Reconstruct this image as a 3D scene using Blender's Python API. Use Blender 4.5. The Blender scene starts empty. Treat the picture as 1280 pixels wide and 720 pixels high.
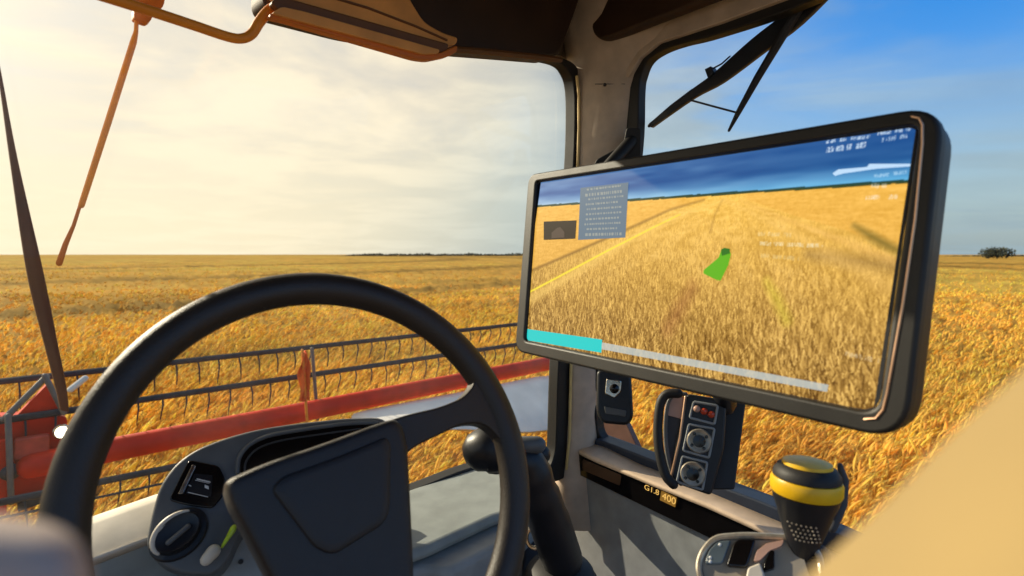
import bpy, math, random
import numpy as np
from mathutils import Vector, Matrix
random.seed(7); RNG = np.random.default_rng(11)
sc = bpy.context.scene
COL = sc.collection
FPX = 711.0; PITCH = math.atan(42/FPX); H = 3.2
CAM = Vector((0, 0, H))
cp, sp = math.cos(PITCH), math.sin(PITCH)
def c2w(v):                                   # camera axes (right, forward, up) -> world direction
    return Vector((v[0], v[1]*cp + v[2]*sp, -v[1]*sp + v[2]*cp))
def ray(px, py): return c2w(((px-640)/FPX, 1.0, -(py-360)/FPX))
def P(px, py, d): return CAM + ray(px, py)*d
YAW = math.radians(43)
F = Vector((-math.sin(YAW), math.cos(YAW), 0)); R = Vector((math.cos(YAW), math.sin(YAW), 0)); UP = Vector((0, 0, 1))
def V(s, t, z): return CAM + R*s + F*t + UP*z  # vehicle axes: right, ahead, up from eye level

class Pl:                                     # a plane in the place, with metric coordinates on it
    def __init__(s, o, n, up=UP):
        s.o = Vector(o); s.n = Vector(n).normalized()
        s.v = (Vector(up) - s.n*Vector(up).dot(s.n)).normalized(); s.u = s.v.cross(s.n)
    def hit(s, px, py):
        r = ray(px, py); return CAM + r*((s.o-CAM).dot(s.n)/r.dot(s.n))
    def ab(s, px, py):
        q = s.hit(px, py) - s.o; return (q.dot(s.u), q.dot(s.v))
    def pt(s, a, b, c=0.0): return s.o + s.u*a + s.v*b + s.n*c
    def off(s, c): return Pl(s.o + s.n*c, s.n, s.v)
def PW(t=.95): return Pl(CAM+F*t, -F)
def PS(s=1.15): return Pl(CAM+R*s, -R)
def PZ(z): return Pl(CAM+UP*z, UP, F)
def facing(px, py, d, tilt=0.0, turn=0.0):
    q = P(px, py, d); n = (CAM-q).normalized()
    n = Matrix.Rotation(turn, 3, 'Z') @ n
    ax = n.cross(UP).normalized(); n = Matrix.Rotation(tilt, 3, ax) @ n
    return Pl(q, n)

# ------------------------------------------------------------ materials
def mat(name, col, rough=.55, metal=0, spec=.5, var=.14, scale=24, bump=.15, bscale=900, coat=0, emit=None, estr=1, sheen=0):
    m = bpy.data.materials.new(name); m.use_nodes = True; nt = m.node_tree; N = nt.nodes; L = nt.links
    b = N['Principled BSDF']
    tc = N.new('ShaderNodeTexCoord'); no = N.new('ShaderNodeTexNoise'); no.inputs['Scale'].default_value = scale; no.inputs['Detail'].default_value = 6
    L.new(tc.outputs['Object'], no.inputs['Vector'])
    r = N.new('ShaderNodeValToRGB'); c = col
    r.color_ramp.elements[0].position = .3; r.color_ramp.elements[1].position = .7
    r.color_ramp.elements[0].color = (c[0]*(1-var), c[1]*(1-var), c[2]*(1-var), 1)
    r.color_ramp.elements[1].color = (min(1, c[0]*(1+var)), min(1, c[1]*(1+var)), min(1, c[2]*(1+var)), 1)
    L.new(no.outputs['Fac'], r.inputs['Fac']); L.new(r.outputs['Color'], b.inputs['Base Color'])
    mr = N.new('ShaderNodeMapRange'); mr.inputs['To Min'].default_value = max(.02, rough-.1); mr.inputs['To Max'].default_value = min(1, rough+.1)
    L.new(no.outputs['Fac'], mr.inputs['Value']); L.new(mr.outputs['Result'], b.inputs['Roughness'])
    b.inputs['Metallic'].default_value = metal; b.inputs['Specular IOR Level'].default_value = spec
    b.inputs['Coat Weight'].default_value = coat
    if sheen: b.inputs['Sheen Weight'].default_value = sheen
    if bump:
        n2 = N.new('ShaderNodeTexNoise'); n2.inputs['Scale'].default_value = bscale; n2.inputs['Detail'].default_value = 3
        L.new(tc.outputs['Object'], n2.inputs['Vector'])
        bp = N.new('ShaderNodeBump'); bp.inputs['Strength'].default_value = bump; bp.inputs['Distance'].default_value = .001
        L.new(n2.outputs['Fac'], bp.inputs['Height']); L.new(bp.outputs['Normal'], b.inputs['Normal'])
    if emit:
        b.inputs['Emission Color'].default_value = (*emit, 1); b.inputs['Emission Strength'].default_value = estr
    return m
M = dict(
  black=mat('black_plastic', (.012, .013, .017), .42),
  rubber=mat('rubber', (.012, .011, .011), .6),
  rimleather=mat('rim_leather', (.030, .021, .015), .46, bump=.5, bscale=700),
  pad=mat('pad_plastic', (.017, .015, .016), .38, bump=.5, bscale=1400),
  slate=mat('slate_plastic', (.11, .115, .118), .45, bump=.3),
  bezel=mat('bezel_plastic', (.016, .0145, .012), .5),
  panel=mat('grey_panel', (.32, .335, .335), .6, bump=.4),
  dash=mat('dash_plastic', (.30, .33, .32), .6, bump=.5),
  dashdark=mat('dash_dark', (.055, .055, .06), .6, bump=.4),
  cream=mat('cream_paint', (.66, .60, .50), .45),
  beige=mat('beige_trim', (.60, .48, .37), .6, bump=.4),
  roofbeige=mat('tan_trim', (.50, .31, .16), .6, bump=.4),
  sill=mat('sill_trim', (.72, .54, .38), .5, bump=.3),
  roofdark=mat('brown_liner', (.045, .020, .008), .6, var=.3, scale=8),
  visor=mat('visor_flare_brown', (.78, .34, .08), .5, var=.18, scale=14),  # orange veil of the lens flare put into the visor colour
  visordark=mat('visor_groove', (.16, .06, .015), .5),
  facebeige=mat('console_face', (.34, .29, .22), .4),
  armbrown=mat('arm_flare_brown', (.10, .03, .010), .5),  # dark arm coloured brown to carry the flare's veil
  orange=mat('orange_with_flare', (.95, .30, .02), .5),  # flare orange painted onto wiper and bracket tube; also the flag pole's orange
  orangedark=mat('flare_brown_orange', (.62, .16, .015), .5),  # deeper flare tint painted onto wiper pivot, blade tip and visor edge
  wiper=mat('wiper_black', (.012, .013, .02), .45),
  blue=mat('blue_black_seal', (.016, .026, .05), .5),
  red=mat('red_paint', (.66, .032, .008), .5, var=.2, scale=6, spec=.2),
  reddull=mat('dull_red_paint', (.50, .06, .03), .55, var=.35, scale=9),
  steel=mat('dark_steel', (.040, .040, .042), .65, metal=0, var=.4, scale=20),
  grey=mat('grey_steel', (.16, .15, .13), .6, metal=.1),
  flag=mat('orange_flag', (1., .17, .02), .7),
  hull=mat('dusty_white', (.86, .80, .68), .9, spec=.1, var=.12, scale=3),
  tan=mat('tan_upholstery', (.39, .275, .108), .85, var=.06, scale=20, sheen=.1),
  mauve=mat('grey_upholstery', (.44, .35, .31), .85, var=.06, scale=20),
  yellow=mat('yellow_plastic', (.85, .50, .01), .35),
  silver=mat('silver_trim', (.50, .44, .35), .34, metal=.6, var=.25, scale=90),
  chrome=mat('chrome', (.7, .62, .5), .2, metal=1, var=.3, scale=120),
  glossblack=mat('gloss_black', (.006, .005, .005), .15, bump=0),
  redlens=mat('red_lens', (.6, .07, .03), .2, bump=0),
  pink=mat('pink_trim', (.55, .33, .25), .4),
  green=mat('green_plastic', (.45, .62, .03), .4),
  white=mat('white_mark', (.75, .75, .72), .5, bump=0),
  amber=mat('amber_digits', (.1, .05, .01), .5, bump=0, emit=(.85, .50, .12), estr=.7),
  sunedge=mat('sun_highlight_yellow', (.85, .62, .25), .4),  # yellow of a sunlit highlight as base colour
  amberdim=mat('amber_screen', (.10, .055, .03), .35, bump=0),
  brown=mat('brown_guard', (.14, .07, .055), .5),
  copper=mat('copper_edge', (.62, .38, .24), .3, metal=.7, bump=0),
  soil=mat('field_soil', (.16, .10, .045), .95, var=.3, scale=3),
)
# ------------------------------------------------------------ mesh building
class MB:
    def __init__(s): s.v = []; s.f = []
    def add(s, vs, fs):
        k = len(s.v); s.v += [tuple(v) for v in vs]; s.f += [tuple(i+k for i in f) for f in fs]; return s
    def grid(s, rows, close_u=False, caps=False):
        n = len(rows[0]); vs = [p for r in rows for p in r]; fs = []
        for i in range(len(rows)-1):
            for j in range(n if close_u else n-1):
                a = i*n+j; b = i*n+(j+1) % n; fs.append((a, b, b+n, a+n))
        if caps: fs.append(tuple(range(n-1, -1, -1))); fs.append(tuple((len(rows)-1)*n+j for j in range(n)))
        return s.add(vs, fs)
    def tube(s, path, rad, seg=14, flat=1.0, up=UP, round_ends=True):
        path = [Vector(p) for p in path]
        if not hasattr(rad, '__len__'): rad = [rad]*len(path)
        pts = list(path); rr = list(rad)
        if round_ends:
            for k, e in ((0, 1), (-1, -2)):
                d = (path[k]-path[e]).normalized(); r0 = rad[k]
                ext = [(path[k]+d*r0*.55, r0*.84), (path[k]+d*r0*.9, r0*.45), (path[k]+d*r0, r0*.02)]
                if k == 0: pts = [q for q, _ in reversed(ext)] + pts; rr = [q for _, q in reversed(ext)] + rr
                else: pts += [q for q, _ in ext]; rr += [q for _, q in ext]
        rows = []; pu = None
        for i, p in enumerate(pts):
            t = (pts[min(i+1, len(pts)-1)]-pts[max(i-1, 0)]).normalized()
            if pu is None:
                a = Vector(up) if abs(t.dot(Vector(up))) < .95 else Vector((1, .2, 0)); pu = a
            a = (pu - t*pu.dot(t)).normalized(); pu = a; b = t.cross(a)
            rows.append([p + a*math.cos(2*math.pi*k/seg)*rr[i]*flat + b*math.sin(2*math.pi*k/seg)*rr[i] for k in range(seg)])
        return s.grid(rows, True, True)
    def prism(s, pts, vec):
        pts = [Vector(p) for p in pts]; n = len(pts); vec = Vector(vec)
        s.add(pts + [p+vec for p in pts], [tuple(range(n)), tuple(range(2*n-1, n-1, -1))] + [(i, i+n, (i+1) % n+n, (i+1) % n) for i in range(n)])
        return s
    def box(s, c, u, v, w, a, b, d):
        c = Vector(c); u, v, w = u*a/2, v*b/2, w*d/2
        return s.prism([c-u-v-w, c+u-v-w, c+u+v-w, c-u+v-w], w*2)
    def lathe(s, o, axis, prof, seg=28, sx=1.0, ref=R):
        o = Vector(o); ax = Vector(axis).normalized(); a = (Vector(ref)-ax*Vector(ref).dot(ax)).normalized(); b = ax.cross(a)
        return s.grid([[o+ax*h+a*math.cos(2*math.pi*k/seg)*r*sx+b*math.sin(2*math.pi*k/seg)*r for k in range(seg)] for r, h in prof], True, True)
    def build(s, name, m, parent=None, smooth=True, bevel=0, bseg=3, sub=0, angle=40):
        me = bpy.data.meshes.new(name); me.from_pydata(s.v, [], s.f); me.validate()
        o = bpy.data.objects.new(name, me); COL.objects.link(o); me.materials.append(m)
        import bmesh
        bm = bmesh.new(); bm.from_mesh(me); bmesh.ops.remove_doubles(bm, verts=bm.verts, dist=1e-6); bmesh.ops.recalc_face_normals(bm, faces=bm.faces); bm.to_mesh(me); bm.free()
        # origin at the centre of the mesh
        cen = sum((v.co for v in me.vertices), Vector())/max(1, len(me.vertices)); me.transform(Matrix.Translation(-cen)); o.location = cen
        if parent is not None:
            o.parent = parent; q = parent; wl = Vector()
            while q is not None: wl += q.location; q = q.parent
            o.location = cen - wl
        if smooth:
            me.shade_smooth()
            try: me.set_sharp_from_angle(angle=math.radians(angle))
            except Exception: pass
        if bevel:
            b = o.modifiers.new('bevel', 'BEVEL'); b.width = bevel; b.segments = bseg; b.limit_method = 'ANGLE'; b.angle_limit = math.radians(35); b.use_clamp_overlap = True
            b.harden_normals = False
        if sub:
            d = o.modifiers.new('sub', 'SUBSURF'); d.levels = sub; d.render_levels = sub
        return o
def tag(o, label=None, cat=None, group=None, kind=None):
    if label: o['label'] = label
    if cat: o['category'] = cat
    if group: o['group'] = group
    if kind: o['kind'] = kind
    return o
def thing(name, loc, label, cat, group=None):
    o = bpy.data.objects.new(name, None); COL.objects.link(o); o.location = loc; o.empty_display_size = .05
    return tag(o, label, cat, group)
def round2(pts, r, n=6):
    out = []; N = len(pts)
    for i in range(N):
        p0, p, p1 = Vector(pts[i-1]), Vector(pts[i]), Vector(pts[(i+1) % N])
        ri = r[i] if hasattr(r, '__len__') else r
        d0, d1 = (p0-p), (p1-p); l = min(ri, d0.length*.48, d1.length*.48)
        if l < 1e-6: out.append(p); continue
        a = p+d0.normalized()*l; b = p+d1.normalized()*l
        for k in range(n+1):
            t = k/n; out.append(a*(1-t)**2+p*2*t*(1-t)+b*t*t)
    return out
def slab(pl, px, c0, c1, r=.005, metric=False, n=6):
    ab = px if metric else [pl.ab(*q) for q in px]
    ab = round2(ab, r, n)
    return MB().prism([pl.pt(a, b, c0) for a, b in ab], pl.n*(c1-c0))
def smoothline(pts, n=6, closed=False):
    pts = [Vector(p) for p in pts]; out = []; N = len(pts)
    for i in range(N-1 if not closed else N):
        p1, p2 = pts[i], pts[(i+1) % N]
        p0 = pts[i-1] if (i > 0 or closed) else p1; p3 = pts[(i+2) % N] if (i+2 < N or closed) else p2
        for k in range(n):
            t = k/n
            out.append(.5*((2*p1)+(p2-p0)*t+(2*p0-5*p1+4*p2-p3)*t*t+(3*p1-p0-3*p2+p3)*t**3))
    if not closed: out.append(pts[-1])
    return out
def band(pl, outer, inner, c0, c1, n=5):     # closed-section strip between two pixel polylines on a plane
    o = smoothline([(*q, 0) for q in outer], n); i = smoothline([(*q, 0) for q in inner], n)
    A = [pl.ab(q[0], q[1]) for q in o]; B = [pl.ab(q[0], q[1]) for q in i]
    rows = []
    for (a, b), (c, d) in zip(A, B):
        rows.append([pl.pt(a, b, c0), pl.pt(a, b, c1), pl.pt(c, d, c1), pl.pt(c, d, c0)])
    return MB().grid(rows, True, True)
def loft(lines): return MB().grid(lines)
def solidify(o, t, off=-1):
    m = o.modifiers.new('solid', 'SOLIDIFY'); m.thickness = t; m.offset = off; return o

# ============================================================ world, sun, camera
SUN_AZ, SUN_EL = math.radians(-60), math.radians(27)
sd = Vector((math.sin(SUN_AZ)*math.cos(SUN_EL), math.cos(SUN_AZ)*math.cos(SUN_EL), math.sin(SUN_EL)))
w = bpy.data.worlds.new('World'); sc.world = w; w.use_nodes = True; nt = w.node_tree; N = nt.nodes; L = nt.links; N.clear()
def nn(t, **k):
    n = N.new(t)
    for a, b in k.items(): setattr(n, a, b)
    return n
def mth(op, a, b=None, c=None, clamp=False):
    n = nn('ShaderNodeMath', operation=op); n.use_clamp = clamp
    for i, x in enumerate((a, b, c)):
        if x is None: continue
        if isinstance(x, (int, float)): n.inputs[i].default_value = x
        else: L.new(x, n.inputs[i])
    return n.outputs[0]
def mrange(v, a, b, c=0, d=1, sm=True):
    n = nn('ShaderNodeMapRange'); n.interpolation_type = 'SMOOTHSTEP' if sm else 'LINEAR'
    L.new(v, n.inputs['Value'])
    for k, x in zip(('From Min', 'From Max', 'To Min', 'To Max'), (a, b, c, d)): n.inputs[k].default_value = x
    return n.outputs['Result']
def mixc(f, a, b, mode='MIX'):
    n = nn('ShaderNodeMix', data_type='RGBA', blend_type=mode); n.clamp_result = False
    if isinstance(f, (int, float)): n.inputs[0].default_value = f
    else: L.new(f, n.inputs[0])
    for i, x in ((6, a), (7, b)):
        if isinstance(x, tuple): n.inputs[i].default_value = (*x, 1)
        else: L.new(x, n.inputs[i])
    return n.outputs[2]
sky = nn('ShaderNodeTexSky', sky_type='NISHITA', sun_disc=False, sun_elevation=SUN_EL, sun_rotation=SUN_AZ, altitude=100, air_density=1.0, dust_density=1.5, ozone_density=2.0)
tc = nn('ShaderNodeTexCoord'); sep = nn('ShaderNodeSeparateXYZ'); L.new(tc.outputs['Generated'], sep.inputs[0])
vd = nn('ShaderNodeVectorMath', operation='DOT_PRODUCT'); L.new(tc.outputs['Generated'], vd.inputs[0]); vd.inputs[1].default_value = sd
dotv = vd.outputs['Value']; el = sep.outputs['Z']
# azimuth-only closeness to the sun, so the blue deepens away from it
# cloud sheet: direction projected on a high layer, so the streaks converge towards the horizon
zc = mth('MAXIMUM', mth('ADD', el, .10), .02)
cx = mth('DIVIDE', sep.outputs['X'], zc); cy = mth('DIVIDE', sep.outputs['Y'], zc)
cmb = nn('ShaderNodeCombineXYZ'); L.new(cx, cmb.inputs[0]); L.new(cy, cmb.inputs[1])
mp = nn('ShaderNodeMapping'); mp.inputs['Rotation'].default_value = (0, 0, math.radians(62)); mp.inputs['Scale'].default_value = (.55, .95, 1)
L.new(cmb.outputs[0], mp.inputs['Vector'])
n1 = nn('ShaderNodeTexNoise'); n1.inputs['Scale'].default_value = 1.0; n1.inputs['Detail'].default_value = 8; n1.inputs['Roughness'].default_value = .5; n1.inputs['Distortion'].default_value = .5
L.new(mp.outputs[0], n1.inputs['Vector'])
n2 = nn('ShaderNodeTexNoise'); n2.inputs['Scale'].default_value = .95; n2.inputs['Detail'].default_value = 6; n2.inputs['Roughness'].default_value = .55; n2.inputs['Distortion'].default_value = .3
L.new(cmb.outputs[0], n2.inputs['Vector'])
cl = mrange(n1.outputs['Fac'], .36, .62)
veil = mrange(dotv, .02, .62)                                  # the thin bright overcast on the sun's side
veil2 = mth('MULTIPLY', veil, mrange(n2.outputs['Fac'], .30, .62, .88, 1.0))
cloud = mth('MAXIMUM', mth('MULTIPLY', cl, .74), veil2, clamp=True)
# radiance units before the background strength: white overcast near the sun about 1.0/strength
BG = .12
def cr(r, g, b, k=1.0): return (r*k/BG, g*k/BG, b*k/BG)
ccol = mixc(mrange(dotv, .0, .50), cr(.29, .37, .42), cr(.47, .49, .43))
ccol = mixc(mrange(dotv, .38, .70), ccol, cr(.70, .61, .47))
shade = mrange(n2.outputs['Fac'], .38, .62, .80, 1.06)
sh = nn('ShaderNodeVectorMath', operation='SCALE'); L.new(ccol, sh.inputs[0]); L.new(shade, sh.inputs['Scale'])
skyb = mixc(mrange(el, .02, .42), sky.outputs['Color'], mixc(1.0, sky.outputs['Color'], (.10, .78, 1.45), 'MULTIPLY'))
lowhaze = mrange(el, .0, .30, .72, 0)
skyc = mixc(cloud, skyb, sh.outputs[0])
hz = mixc(mrange(dotv, .30, .80), cr(.24, .32, .37), cr(.74, .64, .45))
skyc = mixc(lowhaze, skyc, hz)
glow = mth('MULTIPLY', mth('POWER', mth('MAXIMUM', dotv, 0.0), 18), .5/BG)
gn_ = nn('ShaderNodeVectorMath', operation='SCALE'); gn_.inputs[0].default_value = (1, .66, .34); L.new(glow, gn_.inputs['Scale'])
fin = nn('ShaderNodeVectorMath', operation='ADD'); L.new(skyc, fin.inputs[0]); L.new(gn_.outputs[0], fin.inputs[1])
bg = nn('ShaderNodeBackground'); bg.inputs['Strength'].default_value = BG; L.new(fin.outputs[0], bg.inputs['Color'])
out = nn('ShaderNodeOutputWorld'); L.new(bg.outputs[0], out.inputs['Surface'])

sl = bpy.data.lights.new('sun', 'SUN'); sl.energy = 4.0; sl.angle = math.radians(.6); sl.color = (1, .87, .66)
so = bpy.data.objects.new('sun', sl); COL.objects.link(so); so.rotation_euler = (-sd).to_track_quat('-Z', 'Y').to_euler()
cam = bpy.data.cameras.new('camera'); co = bpy.data.objects.new('camera', cam); COL.objects.link(co)
co.location = CAM; co.rotation_euler = (math.pi/2-PITCH, 0, 0)
cam.sensor_width = 36; cam.lens = FPX/1280*36; cam.clip_start = .02; cam.clip_end = 9000
cam.dof.use_dof = True; cam.dof.focus_distance = 1.15; cam.dof.aperture_fstop = 6.0
sc.camera = co
sc.view_settings.view_transform = 'Standard'; sc.view_settings.look = 'None'; sc.view_settings.exposure = .6; sc.view_settings.gamma = 1
try: sc.cycles.use_denoising = True
except Exception: pass
sc.cycles.transparent_max_bounces = 16

# ============================================================ ground and wheat
def track(x, y):                              # crop lines: tramlines sweeping across the field, 1 on a line
    u = x*.80-y*.60; v = x*.60+y*.80; c = u+.0022*(v-30)**2; k = np.minimum(np.abs(c+28), np.abs(c+62)); k = np.minimum(k, np.abs(c+120)); k = np.minimum(k, np.abs(c-30)); k = np.minimum(k, np.abs(c-70))
    return np.clip(1.3-k/(1.6+np.hypot(x, y)*.045), 0, 1)-.35*((c > -28) & (c < 30))-.2*((c < -62))
def lowf(x, y):
    return (np.sin(x*.11+y*.05+1.3)+np.sin(x*.043-y*.09+.4)+np.sin(x*.23+y*.31+2.)*.6+np.sin(x*.55-y*.47)*.4+np.sin(x*.017+y*.021)*.9)/3.2
g = MB(); g.add([(-6000, -600, 0), (6000, -600, 0), (6000, 8000, 0), (-6000, 8000, 0)], [(0, 1, 2, 3)])
go = g.build('ground', M['soil'], smooth=False); tag(go, kind='structure')

def wheat_material():
    m = bpy.data.materials.new('ripe_wheat'); m.use_nodes = True; nt = m.node_tree; Nn = nt.nodes; Ll = nt.links
    b = Nn['Principled BSDF']; o = Nn['Material Output']
    at = Nn.new('ShaderNodeAttribute'); at.attribute_name = 'tint'
    ge = Nn.new('ShaderNodeNewGeometry')
    mp = Nn.new('ShaderNodeMapping'); mp.inputs['Scale'].default_value = (.5, 1.0, 1.0); Ll.new(ge.outputs['Position'], mp.inputs['Vector'])
    n1 = Nn.new('ShaderNodeTexNoise'); n1.inputs['Scale'].default_value = .16; n1.inputs['Detail'].default_value = 10; n1.inputs['Roughness'].default_value = .62
    Ll.new(mp.outputs[0], n1.inputs['Vector'])
    r = Nn.new('ShaderNodeValToRGB'); r.color_ramp.elements[0].position = .32; r.color_ramp.elements[0].color = (.72, .70, .66, 1)
    r.color_ramp.elements[1].position = .66; r.color_ramp.elements[1].color = (1.12, 1.10, 1.05, 1); Ll.new(n1.outputs['Fac'], r.inputs['Fac'])
    mx = Nn.new('ShaderNodeMix'); mx.data_type = 'RGBA'; mx.blend_type = 'MULTIPLY'; mx.inputs[0].default_value = 1
    Ll.new(at.outputs['Color'], mx.inputs[6]); Ll.new(r.outputs['Color'], mx.inputs[7])
    Ll.new(mx.outputs[2], b.inputs['Base Color']); b.inputs['Roughness'].default_value = .9; b.inputs['Specular IOR Level'].default_value = .08
    tr = Nn.new('ShaderNodeBsdfTranslucent'); Ll.new(mx.outputs[2], tr.inputs['Color'])
    ms = Nn.new('ShaderNodeMixShader'); ms.inputs[0].default_value = .6
    Ll.new(b.outputs[0], ms.inputs[1]); Ll.new(tr.outputs[0], ms.inputs[2]); Ll.new(ms.outputs[0], o.inputs['Surface'])
    n2 = Nn.new('ShaderNodeTexNoise'); n2.inputs['Scale'].default_value = 2.2; n2.inputs['Detail'].default_value = 8; Ll.new(ge.outputs['Position'], n2.inputs['Vector'])
    bp = Nn.new('ShaderNodeBump'); bp.inputs['Strength'].default_value = .8; bp.inputs['Distance'].default_value = .25; Ll.new(n2.outputs['Fac'], bp.inputs['Height'])
    Ll.new(bp.outputs['Normal'], b.inputs['Normal'])
    return m
def ribbon(pts, w, side=(1, 0, 0)):
    vs = []; fs = []; s = np.array(side, float)
    for i, (p, ww) in enumerate(zip(pts, w)):
        p = np.array(p, float); vs += [p-s*ww, p+s*ww]
        if i: k = 2*i; fs.append((k-2, k-1, k+1, k))
    return vs, fs
def stalk_template(rs):
    vs = []; fs = []; part = []
    def put(v, f, c):
        k = len(vs); vs.extend(v); fs.extend([tuple(i+k for i in q) for q in f]); part.extend([c]*len(v))
    bx = rs.uniform(.02, .10); top = np.array([bx, 0, .86]); st = [(0, 0, 0), (bx*.25, 0, .45), top]
    v, f = ribbon(st, [.0036, .0032, .0024], (0, 1, 0)); put(v, f, 0)
    nod = rs.uniform(.1, 1.2); L_ = .155; d = [top]; a0 = .15
    for k in range(4):
        a = a0+nod*(k+1)/4; d.append(d[-1]+np.array([math.sin(a), 0, math.cos(a)])*L_/4)
    wv = [.003, .0100, .0115, .009, .0015]; rows = []
    for p, ww in zip(d, wv):
        for q in range(3):
            an = 2*math.pi*q/3; rows.append(p+np.array([math.cos(an)*ww, math.sin(an)*ww, 0]))
    f = []
    for i in range(4):
        for q in range(3): f.append((i*3+q, i*3+(q+1) % 3, i*3+3+(q+1) % 3, i*3+3+q))
    put(rows, f, 1)
    for q in range(4):                       # awns
        k = 1+q % 3; p = d[k]; dr = (d[min(4, k+1)]-d[k]); dr = dr/np.linalg.norm(dr)
        e = p+(dr+np.array([rs.uniform(-.3, .3), rs.uniform(-.4, .4), rs.uniform(-.1, .2)]))*.085
        v, ff = ribbon([p, e], [.0014, .0004], (0, 1, 0)); put(v, ff, 2)
    for q in range(2):                       # dry leaves
        z = rs.uniform(.3, .7); an = rs.uniform(0, 6.28); ln = rs.uniform(.12, .22); c, s = math.cos(an), math.sin(an); dz = rs.uniform(-.08, .1)
        ln *= .55; pts = [(bx*z*.5, 0, z), (bx*z*.5+c*ln*.5, s*ln*.5, z+.10), (bx*z*.5+c*ln, s*ln, z+.12+dz)]
        v, ff = ribbon(pts, [.003, .006, .001], (-s, c, 0)); put(v, ff, 3)
    return np.array(vs), np.array(fs), np.array(part)
def build_wheat():
    rs = random.Random(3); T = [stalk_template(rs) for _ in range(10)]
    allv, allf, allc = [], [], []; base = 0
    # positions: density thins with distance while stalks grow a little
    def sample(n, r0, r1, pw, az=62):
        u = RNG.random(n); p = 2-pw
        r = (r0**p+u*(r1**p-r0**p))**(1/p); a = np.radians(RNG.uniform(-az, az, n)); return r*np.sin(a), r*np.cos(a), r
    sets = [sample(36000, 3.0, 13, .5), sample(50000, 12, 46, 1.35), sample(26000, 40, 190, 1.4)]
    for si, (x, y, r) in enumerate(sets):
        tix = RNG.integers(0, len(T), len(x))
        for k, (tv, tf, tp) in enumerate(T):
            q = tix == k; X, Y, RR = x[q], y[q], r[q]; n = len(X)
            hs = RNG.normal(.80, .075, n)*(1+.03*lowf(X*2, Y*2))*(1-.14*track(X, Y)); ws = np.clip((RR/6.5), 1.9, 9)**.85
            an = RNG.normal(.2, .8, n); c, s = np.cos(an), np.sin(an)
            vx, vy, vz = tv[:, 0][None], tv[:, 1][None], tv[:, 2][None]
            # widen about the stem axis only: scale small offsets
            ctr = np.where(tp == 0, 0, 0)[None]
            sx = hs[:, None]*1.0
            # local width growth: split template into axis (mean of ring) and offset
            off = TOFF[k]; axv = tv-off
            lx = axv[:, 0][None]*sx*1.6+off[:, 0][None]*ws[:, None]; ly = axv[:, 1][None]*sx*1.6+off[:, 1][None]*ws[:, None]; lz = axv[:, 2][None]*sx
            ln = RNG.normal(.12, .09, n)[:, None]; ln2 = RNG.normal(0, .09, n)[:, None]
            wx = X[:, None]+lx*c[:, None]-ly*s[:, None]+ln*lz**2*1.2; wy = Y[:, None]+lx*s[:, None]+ly*c[:, None]+ln2*lz**2*1.2
            P_ = np.stack([wx, wy, lz+0*wx], 2).reshape(-1, 3)
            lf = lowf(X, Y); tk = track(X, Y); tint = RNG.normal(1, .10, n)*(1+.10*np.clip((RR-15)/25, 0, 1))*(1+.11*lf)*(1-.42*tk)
            base_c = np.array([[.84, .53, .115], [.97, .63, .15], [.98, .70, .20], [.80, .50, .11]])[tp]
            warm = RNG.normal(0, .03, n)
            grn = np.clip(RNG.normal(-.5, .5, n), 0, 1)*.12; pz = np.sin(X*1.1+np.sin(Y*.7)*2)*np.sin(Y*.9+np.sin(X*.6)*2); tint = tint*(1-.30*np.clip(pz-.35, 0, 1))
            C = base_c[None]*tint[:, None, None]*np.stack([1+warm-grn*.4, 1-.2*warm+grn*.1, 1-warm], 1)[:, None, :]
            Vn = len(tv); Fi = (tf[None]+(np.arange(n)*Vn)[:, None, None]).reshape(-1, 4)+base
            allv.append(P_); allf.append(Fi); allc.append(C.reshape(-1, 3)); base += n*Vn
    # closed top of the crop farther off: a bumpy sheet just under the ears
    rr = np.concatenate([np.linspace(2.6, 20, 60), np.geomspace(20.5, 6500, 150)]); aa = np.radians(np.linspace(-80, 80, 360))
    Rg, Ag = np.meshgrid(rr, aa, indexing='ij'); X = Rg*np.sin(Ag); Y = Rg*np.cos(Ag)
    Z = np.clip((Rg-6)/20, 0, 1)*.22+.53 + RNG.normal(0, 1, X.shape)*np.clip(.05*np.clip(Rg/12, .6, 2.2), 0, .10)*(Rg < 400)
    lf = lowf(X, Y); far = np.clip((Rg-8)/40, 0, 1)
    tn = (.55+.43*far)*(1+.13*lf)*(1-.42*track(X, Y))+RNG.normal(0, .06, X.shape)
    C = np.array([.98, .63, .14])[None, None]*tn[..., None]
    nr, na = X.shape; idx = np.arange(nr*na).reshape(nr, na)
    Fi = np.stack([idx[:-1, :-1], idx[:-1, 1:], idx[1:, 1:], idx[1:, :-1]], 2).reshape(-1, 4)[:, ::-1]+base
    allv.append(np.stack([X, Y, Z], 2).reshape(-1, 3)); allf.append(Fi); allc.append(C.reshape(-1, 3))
    v = np.concatenate(allv).astype(np.float32); f = np.concatenate(allf).astype(np.int32); c = np.clip(np.concatenate(allc), .01, 1).astype(np.float32)
    me = bpy.data.meshes.new('wheat_field'); me.vertices.add(len(v)); me.vertices.foreach_set('co', v.ravel())
    me.loops.add(f.size); me.loops.foreach_set('vertex_index', f.ravel()); me.polygons.add(len(f))
    me.polygons.foreach_set('loop_start', np.arange(0, f.size, 4, dtype=np.int32)); me.update(calc_edges=True)
    ca = me.color_attributes.new('tint', 'FLOAT_COLOR', 'POINT'); ca.data.foreach_set('color', np.concatenate([c, np.ones((len(c), 1), np.float32)], 1).ravel())
    me.materials.append(wheat_material()); me.shade_smooth()
    o = bpy.data.objects.new('wheat_field', me); COL.objects.link(o)
    tag(o, 'ripe golden wheat crop standing in the field', 'wheat', kind='stuff'); print('wheat faces', len(f))
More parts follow.
